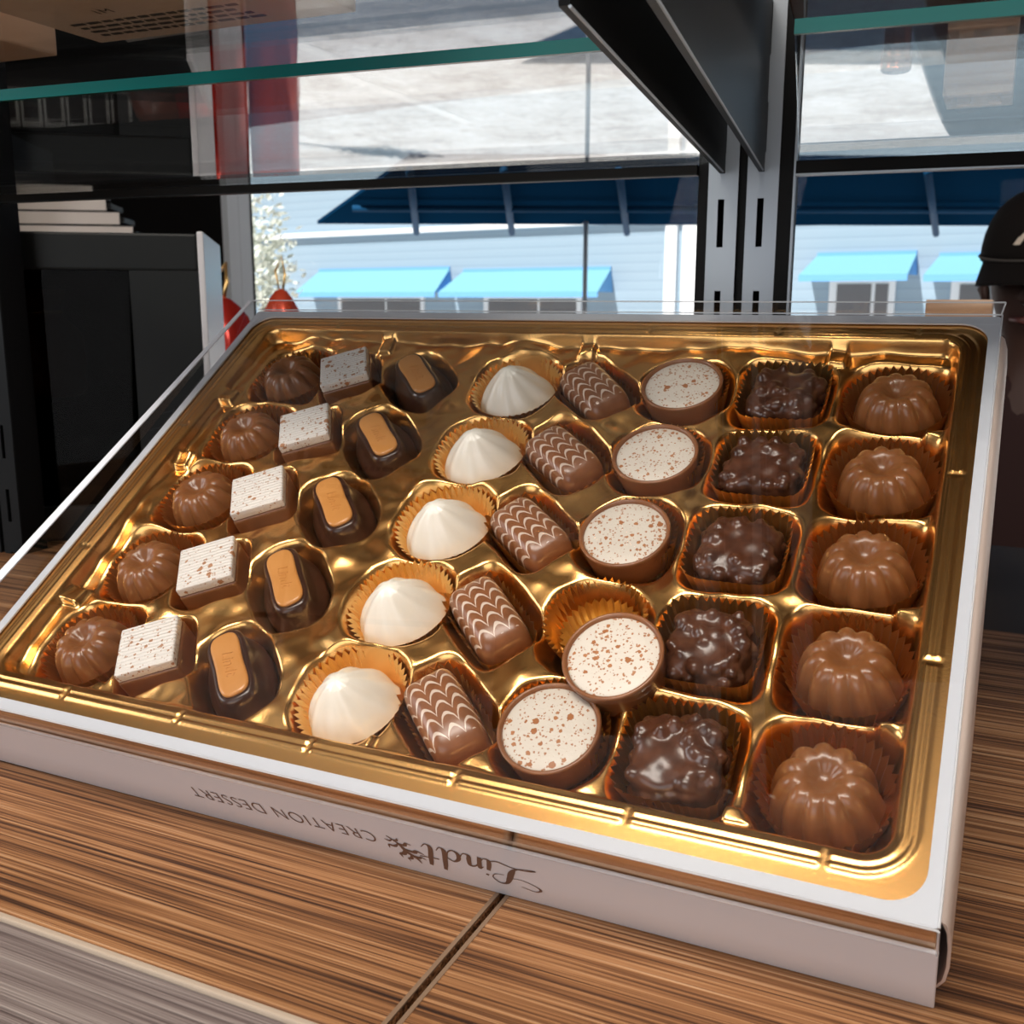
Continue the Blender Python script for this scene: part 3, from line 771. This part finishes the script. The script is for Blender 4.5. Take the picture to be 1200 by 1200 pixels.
# cartons on the upper left shelf
ZT = 0.3299
def carton(name, x0, x1, y0, y1, h, material, label, rot=0.0, text=None):
    cx, cy = (x0 + x1) / 2, (y0 + y1) / 2
    e = empty(name, (cx, cy, ZT), (0, 0, rot)); a, b = (x1 - x0) / 2, (y1 - y0) / 2
    box_obj('carton_body', -a, a, -b, b, 0, h, material, e, bevel=0.0012)
    for zz in (0.35, 0.62):
        box_obj('carton_band', -a - 0.0003, a + 0.0003, -b - 0.0003, b + 0.0003, h * zz, h * zz + 0.008, M_gold_skirt, e)
    if text:
        mt = mat('small_print', (0.05, 0.045, 0.04), 0.6)
        for k, (line, sz, px_, py_) in enumerate(text):
            me = font_mesh('printed_text', line, sz); me.materials.clear(); me.materials.append(mt)
            me.transform(Matrix.Translation((px_, py_, -0.0002)) @ Matrix.Rotation(PI, 4, 'X'))
            link('printed_text', me, e)
        for k in range(4):      # unreadable rows of small print
            rr_ = random.Random(k); b_ = MB(); x = -0.062
            while x < 0.03:
                w_ = rr_.uniform(0.003, 0.009); b_.box(x, x + w_, 0.042 + 0.0065 * k, 0.0448 + 0.0065 * k, -0.0003, -0.0001); x += w_ + 0.0018
            b_.build('print_row', mt, e)
    tag(e, label, 'carton', 'cartons on the glass shelf')
M_beige = mat('beige_carton', (0.90, 0.72, 0.58), 0.55); M_peach = mat('peach_carton', (0.90, 0.62, 0.44), 0.5)
carton('carton', -0.236, -0.085, -0.02, 0.132, 0.10, M_beige, 'beige carton with small print underneath, right one on the glass', math.radians(2),
       [('1M', 0.009, -0.03, 0.03)])
carton('carton', -0.405, -0.279, -0.01, 0.138, 0.13, M_peach, 'peach carton at the left end of the upper glass shelf', math.radians(2))
M_shade_carton = mat('brown_carton', (0.10, 0.055, 0.035), 0.5)  # unseen cartons added on the glass to shade the far rows
for k, (x0, x1) in enumerate(((-0.078, 0.026),)):
    carton('carton', x0, x1, -0.03, 0.085, 0.09, M_shade_carton, 'dark brown carton on upper glass just left of the arms', math.radians(6.5))
for k, x0 in enumerate((0.098, 0.228, 0.360)):
    carton('carton', x0, x0 + 0.120, 0.03 + 0.017 * k, 0.30 + 0.017 * k, 0.09, M_shade_carton, ['dark brown carton on right upper glass, nearest the arms', 'dark brown carton in the middle of the right upper glass', 'dark brown carton furthest right on the upper glass'][k], math.radians(6.5))
# clear price rail
cr_ = MB().tube([(-0.226, 0.1345, ZT + 0.002), (-0.089, 0.1300, ZT + 0.002)], 0.0016, 8).build('price_rail', M_clear_edge)
tag(cr_, 'clear plastic price rail beside the beige carton on glass', 'price rail')

# ================================================================== BEHIND THE SHELVING
# dark glass-fronted cabinet standing on the counter's left end
CX1 = -0.4235; CZ = 0.2560
cab = empty('display_cabinet', (CX1 + 0.0055, 0.402, 0.0), (0, 0, math.radians(37))); tag(cab, 'dark glass-fronted cabinet with pale edge at the left, behind the shelving', 'cabinet')
ox, oy = CX1 + 0.0055, 0.402
def cb(name, x0, x1, y0, y1, z0, z1, m_, bevel=0): return box_obj(name, x0 - ox, x1 - ox, y0 - oy, y1 - oy, z0, z1, m_, cab, bevel)
M_pale = mat('pale_cabinet_edge', (0.60, 0.60, 0.64), 0.35); M_cabf = mat('charcoal_frame', (0.014, 0.016, 0.017), 0.4, Specular_IOR_Level=0.15)
M_tinted = clear('tinted_glass', 0.012, 0.3, (0.30, 0.28, 0.27))
cb('door_frame', -1.25, CX1, 0.402, 0.414, 0.226, CZ, M_cabf, 0.002)
cb('door_frame', -1.25, CX1, 0.402, 0.414, 0.0, 0.03, M_cabf, 0.002)
cb('door_frame', CX1 - 0.055, CX1, 0.402, 0.414, 0.03, 0.226, M_cabf)
cb('glass_door', -1.25, CX1 - 0.055, 0.407, 0.409, 0.03, 0.226, M_tinted)
cb('pale_edge', CX1, CX1 + 0.0055, 0.402, 0.62, 0.0, CZ + 0.002, M_pale, 0.0015)
cb('cabinet_side', CX1 - 0.012, CX1 - 0.002, 0.416, 0.62, 0.0, CZ - 0.004, M_dark)
cb('cabinet_top', -1.25, CX1 - 0.012, 0.416, 0.62, CZ - 0.014, CZ - 0.004, M_dark)
cb('cabinet_back', -1.25, CX1 - 0.012, 0.61, 0.62, 0.0, CZ - 0.014, M_dark)
cb('cabinet_floor', -1.25, CX1 - 0.012, 0.416, 0.61, 0.0, 0.012, M_dark)
cb('cabinet_side', -1.26, -1.25, 0.402, 0.62, 0.0, CZ - 0.004, M_dark)
cb('inner_shelf', -1.25, CX1 - 0.06, 0.43, 0.60, 0.110, 0.116, M_dark_metal)
def pouch(name, x, y, z, w, d, h, material, label, group, seed, rot=0.0, tie=None, dome=False):
    rs = random.Random(seed); b = MB(); rings = []
    for k in range(15):
        t = (math.sin(PI / 2 * k / 14) if dome else k / 14)
        rr = (1.0 if t < .55 else 1.0 - 0.62 * ((t - .55) / .25) if t < .8 else 0.38 + 0.9 * (t - .8)) * (0.86 if t == 0 else 1)
        if dome: rr = (0.9 if t == 0 else 1.0) * (1.0 if t < .78 else max(0.02, math.sqrt(max(0, 1 - ((t - .78) / .22) ** 2))))
        ring = []
        for i in range(28):
            a = 2 * PI * i / 28
            lump = 1 + 0.10 * math.sin(a * 4 + t * 9 + seed) * math.sin(t * 12 + seed) + 0.05 * rs.uniform(-1, 1)
            ring.append((w / 2 * rr * lump * math.cos(a), d / 2 * rr * lump * math.sin(a), h * t))
        rings.append(ring)
    e = empty(name, (x, y, z), (0, 0, rot))
    MB().loft(rings).build('pouch_body', material, e, smooth=True)
    if dome: MB().tube([(w * .02, 0, h * .97), (w * .10, 0, h * 1.04), (w * .02, w * .1, h * 1.09), (-w * .1, 0, h * 1.05), (0, 0, h * .97)], w * .03, 8).build('ribbon_bow', tie or M_cup_gold, e, smooth=True)
    else: MB().lathe([(w * .20, h * .765), (w * .225, h * .78), (w * .225, h * .80), (w * .20, h * .815)], 20).build('ribbon_tie', tie or M_cup_gold, e, smooth=True)
    tag(e, label, 'candy pouch', group)
M_red = mat('red_foil', (0.50, 0.025, 0.015), 0.22, 0.35); M_rust = mat('rust_foil', (0.25, 0.06, 0.03), 0.35)
for k, (px_, hh) in enumerate(((25, 0.10), (95, 0.085), (150, 0.095))):
    p = cab.matrix_basis @ Vector((-0.36 + 0.105 * k, 0.10, 0))
    pouch('candy_pouch', p.x, p.y, 0.1162, 0.07, 0.06, hh, M_rust, ['rust-brown pouch at far left inside the dark cabinet', 'rust-brown pouch in the middle inside the dark cabinet', 'rust-brown pouch nearest the cabinet edge, inside cabinet'][k], 'pouches in the cabinet', 20 + k)

# tiered rack with white label strips, left, further back
rp = at_d(86, 300, 2.3)
rk = empty('tiered_rack', (rp.x, rp.y, FLOOR), (0, 0, YAW + math.radians(8))); tag(rk, 'tiered rack with white label strips behind the dark cabinet', 'rack')
M_strip = mat('white_label_strip', (0.72, 0.64, 0.58), 0.6); M_cardw = mat('white_price_card', (0.8, 0.78, 0.75), 0.6); M_jar = mat('dark_goods', (0.06, 0.05, 0.05), 0.35)
TIERS = [(0.10 + 0.13 * k, 0.010 * k) for k in range(11)] + [(1.495, 0.12), (1.527, 0.14), (1.559, 0.16), (1.588, 0.18)]
for t, (z, y) in enumerate(TIERS):
    up_ = t > 10
    box_obj('tier_board', -0.16, 0.14 - (0.03 * (t - 10) if up_ else 0), y, y + 0.12, z, z + 0.012, M_dark, rk)
    box_obj('label_strip', -0.16, 0.135 - (0.032 * (t - 10) if up_ else 0), y - 0.004, y, z - (0.004 if up_ else 0.018), z + 0.022, M_strip, rk)
    if 3 <= t <= 10:
        for k in range(6):
            x = -0.155 + k * 0.047
            box_obj('price_card', x, x + 0.042, y + 0.012, y + 0.016, z + 0.012, z + 0.085, M_cardw, rk)
            box_obj('goods_box', x + 0.006, x + 0.036, y + 0.008, y + 0.012, z + 0.022, z + 0.075, M_jar, rk)
box_obj('rack_side', -0.175, -0.16, 0.0, 0.5, 0.0, 1.72, M_dark, rk); box_obj('rack_side', 0.14, 0.155, 0.0, 0.5, 0.0, 1.10, M_dark, rk)

# red foil pouches on a low side table by the window
tp_ = at_d(275, 354, 1.95)
tb = empty('side_table', (tp_.x, tp_.y, FLOOR), (0, 0, YAW)); tag(tb, 'small dark side table under the red pouches by the window', 'table')
box_obj('table_top', -0.22, 0.16, -0.16, 0.18, 0.70, 0.72, M_dark, tb, 0.003)
for sx in (-0.2, 0.14):
    for sy in (-0.14, 0.16): box_obj('leg', sx - .015, sx + .015, sy - .015, sy + .015, 0, 0.70, M_dark, tb)
rotm = Matrix.Rotation(YAW, 3, 'Z')
M_orange = mat('orange_red_foil', (0.75, 0.08, 0.03), 0.25, 0.3); M_cello = mat('pale_cellophane', (0.62, 0.63, 0.66), 0.25, Alpha=0.7)
for k, (dx, dy, w, h, m_) in enumerate(((-0.01, -0.05, 0.13, 0.64, M_red), (0.075, 0.05, 0.09, 0.655, M_orange), (-0.13, 0.05, 0.13, 0.58, M_rust))):
    p = tp_ + rotm @ Vector((dx, dy, 0))
    pouch('gift_pouch', p.x, p.y, FLOOR + 0.7202, w, w * .8, h, m_, ['tall red foil pouch by the window edge, front one', 'orange-red foil pouch beside the window jamb', 'dark rust pouch furthest from the window'][k], 'red gift pouches', 3 + k, 0.4 * k, None, True)

# goods on the back counter: crate and two bottles (seen mirrored in the glass)
ct = empty('wooden_crate', (0.185, 0.60, -0.03)); tag(ct, 'tan wooden slatted crate behind the right corner of the box', 'crate')
M_tan = wood_mat('tan_crate_wood', [(0.35, (0.22, 0.11, 0.06)), (0.5, (0.42, 0.25, 0.15)), (0.65, (0.60, 0.42, 0.29))], 0.15)
xa, xb = 0.1335 - 0.185, 0.1815 - 0.185
for k in range(5):
    z = 0.006 + 0.0470 * k
    box_obj('slat', xa, xb, -0.008, 0.0, z, z + 0.040, M_tan, ct, 0.001); box_obj('slat', xa, xb, 0.045, 0.053, z, z + 0.040, M_tan, ct, 0.001)
    box_obj('slat', xa, xa + 0.008, 0.0, 0.045, z, z + 0.040, M_tan, ct, 0.001); box_obj('slat', xb - 0.008, xb, 0.0, 0.045, z, z + 0.040, M_tan, ct, 0.001)
for x in (xa + .008, xb - .018):
    for y in (0.0, 0.035): box_obj('corner_post', x, x + .01, y, y + .01, 0.0, 0.232, M_tan, ct)
box_obj('crate_floor', xa + .008, xb - .008, 0, 0.045, 0.0, 0.006, M_tan, ct)
M_bottle = mat('brown_bottle', (0.10, 0.045, 0.025), 0.2); M_copper = mat('copper_foil', (0.75, 0.26, 0.12), 0.25, 0.9)
def bottle(x, y, s, label):
    e = empty('bottle', (x, y, -0.0299)); e.scale = (s, s, s)
    MB().lathe([(.024, 0), (.027, .002), (.027, .105), (.024, .125), (.013, .150), (.0095, .165), (.009, .21)], 32).build('bottle_body', M_bottle, e, smooth=True)
    MB().lathe([(.0105, .168), (.0105, .214), (.012, .216), (.012, .224), (.010, .226)], 24).build('foil_neck', M_copper, e, smooth=True)
    MB().lathe([(.0273, .03), (.0275, .032), (.0275, .09), (.0273, .092)], 32).build('paper_label', M_beige, e, smooth=True)
    tag(e, label, 'bottle', 'bottles on the back counter')
bottle(0.098, 0.60, 0.94, 'brown bottle with copper neck left of the crate')
bottle(0.165, 0.755, 0.94, 'brown bottle with copper neck behind the crate')

# person at the right, black cap -------------------------------------------------
def skin_mesh(name, verts, edges, radii, root, material, sub=2):
    me = bpy.data.meshes.new(name); me.from_pydata(verts, edges, []); me.update()
    o = bpy.data.objects.new(name, me); COL.objects.link(o)
    sk_ = o.modifiers.new('skin', 'SKIN'); sk_.use_smooth_shade = True
    lay_ = me.skin_vertices[0].data
    for i, r in enumerate(radii):
        lay_[i].radius = (r, r) if isinstance(r, float) else r
        lay_[i].use_root = (i == root)
    sb = o.modifiers.new('sub', 'SUBSURF'); sb.levels = sub; sb.render_levels = sub
    dg = bpy.context.evaluated_depsgraph_get(); m2 = bpy.data.meshes.new_from_object(o.evaluated_get(dg))
    bpy.data.objects.remove(o); m2.name = name; m2.materials.clear(); m2.materials.append(material); m2.shade_smooth()
    return m2
class Fig:
    def __init__(s): s.v = []; s.e = []; s.r = []
    def p(s, co, r, prev=None):
        s.v.append(co); s.r.append(r); i = len(s.v) - 1
        if prev is not None: s.e.append((prev, i))
        return i
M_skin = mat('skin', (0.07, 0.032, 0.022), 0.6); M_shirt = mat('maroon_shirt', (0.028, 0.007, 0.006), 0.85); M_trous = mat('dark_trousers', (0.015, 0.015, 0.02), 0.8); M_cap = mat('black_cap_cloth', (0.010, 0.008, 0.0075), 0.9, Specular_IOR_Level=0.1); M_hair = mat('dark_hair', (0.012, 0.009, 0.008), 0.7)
hp = at_d(1224, 330, 1.7)
HT = 1.50
pe = empty('person', (hp.x, hp.y, FLOOR), (0, 0, YAW - PI / 2 - math.radians(38)))   # local +x = facing direction
tag(pe, 'person in black cap and dark maroon shirt beyond the shelving', 'person')
g = Fig()
pel = g.p((0, 0, .80), .10); sp_ = g.p((.0, 0, .95), .095, pel); chs = g.p((.0, 0, 1.10), .11, sp_); nk0 = g.p((0, 0, 1.22), .06, chs); nk = g.p((.012, 0, 1.275), .047, nk0)
h1_ = g.p((.028, 0, 1.335), .066, nk); h2_ = g.p((.030, 0, 1.395), .084, h1_); h3_ = g.p((.022, 0, 1.44), .072, h2_)
for s_ in (-1, 1):
    a = g.p((0, s_ * .14, 1.19), .05, chs); b_ = g.p((-.01, s_ * .20, 1.00), .040, a); c_ = g.p((.05, s_ * .20, .80), .032, b_); w_ = g.p((.075, s_ * .19, .745), .024, c_); pm = g.p((.095, s_ * .185, .705), (.030, .016), w_)
    for q, (dx, dy, ln) in enumerate(((.018, .020, .060), (.007, .022, .072), (-.005, .021, .068), (-.016, .018, .054))):
        f1 = g.p((.105 + dx, s_ * (.185 + dy * .2), .675), .0085, pm); f2 = g.p((.112 + dx * 1.1, s_ * .185, .675 - ln * .55), .008, f1); g.p((.108 + dx * 1.1, s_ * .18, .675 - ln), .0065, f2)
    t1 = g.p((.115, s_ * .165, .715), .010, pm); t2 = g.p((.128, s_ * .155, .690), .009, t1); g.p((.132, s_ * .152, .665), .0075, t2)
    l1 = g.p((0, s_ * .085, .74), .082, pel); l2 = g.p((.015, s_ * .09, .42), .055, l1); l3 = g.p((-.01, s_ * .09, .09), .038, l2); g.p((.10, s_ * .095, .035), .034, l3)
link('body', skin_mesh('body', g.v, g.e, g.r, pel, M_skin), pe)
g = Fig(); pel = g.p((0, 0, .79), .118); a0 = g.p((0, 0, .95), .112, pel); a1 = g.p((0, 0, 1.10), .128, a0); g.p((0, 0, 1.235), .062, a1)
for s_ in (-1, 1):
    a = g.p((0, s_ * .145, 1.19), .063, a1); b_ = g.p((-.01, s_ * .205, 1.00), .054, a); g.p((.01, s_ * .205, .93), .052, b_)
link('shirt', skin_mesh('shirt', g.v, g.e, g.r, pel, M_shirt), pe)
g = Fig(); pel = g.p((0, 0, .80), .115)
for s_ in (-1, 1):
    l1 = g.p((0, s_ * .085, .72), .095, pel); l2 = g.p((.015, s_ * .09, .42), .070, l1); g.p((-.01, s_ * .09, .08), .055, l2)
link('trousers', skin_mesh('trousers', g.v, g.e, g.r, pel, M_trous), pe)
for s_ in (-1, 1):
    MB().lathe([(.0005, -.010), (.008, -.007), (.0105, 0), (.008, .007), (.0005, .010)], 14, .099, s_ * .030).build('eye', mat('eye_white', (0.5, 0.48, 0.45), 0.3), pe, smooth=True).location = (0, 0, 1.392)
    MB().tube([(.02, s_ * .080, 1.355), (.012, s_ * .088, 1.375), (.008, s_ * .088, 1.40), (.02, s_ * .080, 1.41)], [.006, .010, .010, .006], 8).build('ear', M_skin, pe, smooth=True)
MB().tube([(.105, 0, 1.405), (.118, 0, 1.38), (.128, 0, 1.362), (.108, 0, 1.352)], [.006, .009, .013, .006], 10).build('nose', M_skin, pe, smooth=True)
MB().tube([(.088, -.026, 1.328), (.104, 0, 1.326), (.088, .026, 1.328)], [.003, .007, .003], 8).build('mouth', mat('lips', (0.16, 0.05, 0.04), 0.45), pe, smooth=True)
MB().tube([(-.03, -.07, 1.40), (-.062, -.03, 1.385), (-.068, 0, 1.38), (-.062, .03, 1.385), (-.03, .07, 1.40)], [.022, .032, .034, .032, .022], 10).build('hair', M_hair, pe, smooth=True)
cp = empty('cap', (.026, 0, 1.425), (0, math.radians(9), 0)); cp.parent = pe
rings = []
for k in range(9):
    a = PI / 2 * k / 8
    rings.append([(.106 * math.cos(a) ** .8 * math.cos(q) if k < 8 else .002 * math.cos(q), .090 * math.cos(a) ** .8 * math.sin(q) if k < 8 else .002 * math.sin(q), .105 * math.sin(a)) for q in [2 * PI * i / 40 for i in range(40)]])
MB().loft(rings).build('cap_crown', M_cap, cp, smooth=True)
br = []
for zt in (0.0, -0.004):
    for t in (0.0, 0.5, 1.0):
        br.append([(.100 * math.cos(q) + .075 * t * math.cos(q) ** .7, .086 * math.sin(q), zt + 0.004 - .020 * t * (1 + 0.8 * math.sin(q) ** 2)) for q in [math.radians(-62 + 124 * i / 20) for i in range(21)]])
b = MB(); n_ = 21
for z0_ in (0, 3):
    for t in range(2):
        A_, B_ = br[z0_ + t], br[z0_ + t + 1]
        for i in range(20): b.quad(A_[i], A_[i + 1], B_[i + 1], B_[i])
for i in range(20): b.quad(br[2][i], br[2][i + 1], br[5][i + 1], br[5][i])
b.build('cap_brim', M_cap, cp, smooth=False)
MB().tube([(.107 * math.cos(q), .091 * math.sin(q), .006) for q in [2 * PI * i / 40 for i in range(41)]], .0022, 6, False).build('cap_seam', mat('cap_seam_thread', (0.05, 0.042, 0.036), 0.8), cp)
me = font_mesh('cap_letter', 'A', 0.062, 0.002, shear=0.25, extrude=0.0015); me.materials.clear(); me.materials.append(mat('cream_embroidery', (0.62, 0.52, 0.42), 0.8))
# wrap the letter on the front of the crown
for v_ in me.vertices:
    y, z, d_ = v_.co.x, v_.co.y + .050, v_.co.z
    a = y / .10; q = math.asin(max(-1, min(1, z / .107))); rr = math.cos(q) ** .8
    v_.co = ((.1075 * rr + d_) * math.cos(a), (.0915 * rr + d_) * math.sin(a), z)
link('cap_letter', me, cp)

# ================================================================== OUTSIDE
GZ = FLOOR - 0.10
M_pave = mat('pale_pavement', (0.55, 0.54, 0.53), 0.85); t_ = NT(M_pave)
n1 = t_.noise(t_.coords((1, 1, 1)), 1.3, 6, 0.65, 0.5); n2 = t_.noise(t_.coords((1, 1, 1)), 14, 4, 0.6)
t_.color(t_.ramp(t_.math('ADD', t_.math('MULTIPLY', n1, 0.6), t_.math('MULTIPLY', n2, 0.4)), [(0.38, (0.50, 0.46, 0.43)), (0.5, (0.70, 0.68, 0.67)), (0.62, (0.84, 0.85, 0.87))]))
gr = struct(box_obj('ground', -60, 60, 2.75, 110, GZ - 0.2, GZ, M_pave))
M_line = mat('white_road_paint', (0.85, 0.85, 0.85), 0.7)
for (xa_, ya_), (xb_, yb_) in (((-4.27, 5.6), (-4.40, 8.6)), ((-1.4, 5.6), (-1.5, 8.6)), ((1.5, 5.6), (1.4, 8.6)), ((-7.2, 5.6), (-7.3, 8.6))):
    MB().slab((xa_ - .06, ya_, GZ + .003), (xa_ + .06, ya_, GZ + .003), (xb_ + .06, yb_, GZ + .003), (xb_ - .06, yb_, GZ + .003), 0.003).build('painted_line', M_line, gr)

# navy canopy on poles across the pavement
M_navy = mat('navy_canopy_cloth', (0.003, 0.026, 0.068), 0.9, Specular_IOR_Level=0.0); M_navy_tube = mat('blue_canopy_tube', (0.006, 0.06, 0.15), 0.7, Specular_IOR_Level=0.1)
def canopy(xs, label):
    xl0, xl1, xr = xs
    a = at_d(xl0, 264, 6.6); b2 = at_d(xr, 262, 6.6); c2 = at_d(xr, 186, 5.0); d2 = at_d(xl1, 186, 5.0)
    zf = at_d(600, 263, 6.6).z; zb = at_d(600, 186, 5.0).z
    a.z = b2.z = zf; c2.z = d2.z = zb
    e = empty('canopy', (a + b2) / 2 * 1.0); e.location.z = GZ
    off = Vector(e.location)
    MB().slab(a - off, b2 - off, c2 - off, d2 - off, 0.02).build('canopy_cloth', M_navy, e)
    return e, off, a, b2, c2, d2
cn, off, ca, cb_, cc, cd = canopy((372, 480, 1420), None)
tag(cn, 'navy fabric canopy on thin poles outside the window', 'canopy')
for px_ in (488, 600, 735, 860, 1098, 1240):
    f = (px_ - 372) / (1420 - 372)
    p0 = ca.lerp(cb_, f) - off; p1 = cd.lerp(cc, max(0, (px_ - 480) / (1420 - 480) - 0.01)) - off
    MB().tube([p0 + Vector((0, 0, -.05)), p1 + Vector((0, 0, -.05))], 0.02, 8).build('canopy_rib', M_navy_tube, cn, smooth=True)
m0 = ca.lerp(cd, .45) - off; m1 = cb_.lerp(cc, .45) - off
MB().tube([m0 + Vector((0, 0, -.05)), m1 + Vector((0, 0, -.05))], 0.018, 8).build('canopy_purlin', M_navy_tube, cn, smooth=True)
M_pole = mat('white_pole', (0.7, 0.72, 0.75), 0.5)
for px_ in (686, 1330):
    q = at_d(px_, 300, 6.5) - off
    MB().tube([(q.x, q.y, 0.0), (q.x, q.y, at_d(600, 255, 6.5).z - GZ)], 0.014, 10).build('pole', M_pole, cn, smooth=True)

# pale building across the street
pa = at_d(450, 355, 44.0); pb = at_d(1010, 355, 33.0)
ang = math.atan2(pb.y - pa.y, pb.x - pa.x)
bd = empty('street_building', (pa.x, pa.y, GZ), (0, 0, ang)); tag(bd, 'pale blue clapboard building across the street with awnings', 'building')
BI = bd.matrix_basis.inverted()
def fu(px): # coordinate along the facade at pixel column
    d = ray(px, 354); a = BI @ Vector(CAM); b = BI @ Vector(CAM + d); s = a.y / (a.y - b.y); return (a + (b - a) * s).x
def fz(px, py):
    u = fu(px); w = bd.matrix_basis @ Vector((u, 0, 0)); dist = (np.array(w) - CAM) @ FH
    return at_d(px, py, dist).z - GZ
M_siding = mat('pale_blue_siding', (0.46, 0.56, 0.66), 0.7); t_ = NT(M_siding)
wv = t_.n('ShaderNodeTexWave', bands_direction='Z', wave_profile='SAW'); t_.l(t_.coords(), wv.inputs['Vector']); wv.inputs['Scale'].default_value = 1.0
t_.color(t_.ramp(wv.outputs[1], [(0.0, (0.22, 0.31, 0.40)), (0.2, (0.26, 0.36, 0.45)), (1.0, (0.28, 0.38, 0.47))])); t_.bump(wv.outputs[1], 0.6, 0.05)
u0, u1 = fu(250), fu(1500)
box_obj('facade_wall', u0, u1, 0, 4, 0, 9.0, M_siding, bd)
M_trimw = mat('white_building_trim', (0.78, 0.82, 0.86), 0.6); M_awn = mat('sky_blue_awning', (0.14, 0.36, 0.46), 0.7); M_awn_b = mat('blue_awning_border', (0.13, 0.36, 0.68), 0.7); M_pane = mat('dim_window_pane', (0.16, 0.16, 0.17), 0.15)
def pilaster(p0, p1, y1=352):
    box_obj('pilaster', fu(p0), fu(p1), -0.12, 0, 0, 9.0, M_trimw, bd)
pilaster(779, 792); pilaster(799, 822); pilaster(252, 275)
box_obj('cornice', u0, u1, -0.25, 0, fz(600, 268), fz(600, 262), M_trimw, bd)
for k, (p0, p1, ya, yb, lbl) in enumerate(((367, 530, 314, 346, 'left'), (534, 718, 314, 346, 'm'), (948, 1072, 295, 327, 'r'), (1090, 1214, 295, 327, 'rr'))):
    ua, ub = fu(p0), fu(p1); zt, zb_ = fz((p0 + p1) / 2, ya), fz((p0 + p1) / 2, yb)
    ins = (ub - ua) * 0.06
    cl_ = MB().slab((ua, -1.1, zb_ + .12), (ub, -1.1, zb_ + .12), (ub - ins * .2, -0.02, zt - .08), (ua + ins, -0.02, zt - .08), 0.03).build('awning_cloth', M_awn, bd)
    MB().box(ua, ub, -1.12, -1.08, zb_ - .08, zb_ + .12).build('awning_border', M_awn_b, cl_)
    MB().box(ua + ins, ub - ins * .2, -0.06, 0.0, zt - .10, zt).build('awning_border', M_awn_b, cl_)
    MB().add([(ua, -1.1, zb_ + .1), (ua, 0, zb_ + .1), (ua + ins, 0, zt - .08)], [(0, 1, 2)]).build('awning_cheek', M_awn_b, cl_)
    MB().add([(ub, -1.1, zb_ + .1), (ub, 0, zb_ + .1), (ub - ins * .2, 0, zt - .08)], [(0, 1, 2)]).build('awning_cheek', M_awn_b, cl_)
    wx0, wx1 = ua + (ub - ua) * .2, ua + (ub - ua) * .82
    wf = box_obj('window', wx0, wx1, -0.08, 0.0, 0.75, zb_ - .02, M_trimw, bd)
    box_obj('pane', wx0 + .25, (wx0 + wx1) / 2 + .3, -0.11, -0.08, 0.95, zb_ - .15, M_pane, wf)
    box_obj('pane', (wx0 + wx1) / 2 + .42, wx1 - .2, -0.11, -0.08, 0.95, zb_ - .15, M_pane, wf)

# tree at the window's left edge, white glare put into its leaf colour
tq = at_d(306, 300, 11.0)
tr = empty('street_tree', (tq.x, tq.y, GZ)); tag(tr, 'small pale-leaved tree outside the left end of the window', 'tree')
MB().tube([(0, 0, 0), (.03, 0, .8), (0, .02, 1.5)], [.05, .04, .03], 8).build('trunk', mat('tree_bark', (0.2, 0.16, 0.13), 0.8), tr, smooth=True)
rs = random.Random(2); b = MB()
for k in range(900):
    a = Vector((rs.gauss(0, .17), rs.gauss(0, .17), 1.85 + rs.gauss(0, .30))); s_ = .045
    n_ = Vector((rs.uniform(-1, 1), rs.uniform(-1, 1), rs.uniform(-1, 1))).normalized(); t1 = n_.orthogonal().normalized() * s_; t2 = n_.cross(t1)
    b.quad(a - t1, a - t2 * .5, a + t1, a + t2 * .5)
tag(b.build('foliage', mat('pale_leaf', (0.72, 0.76, 0.68), 0.6), tr), kind='stuff')
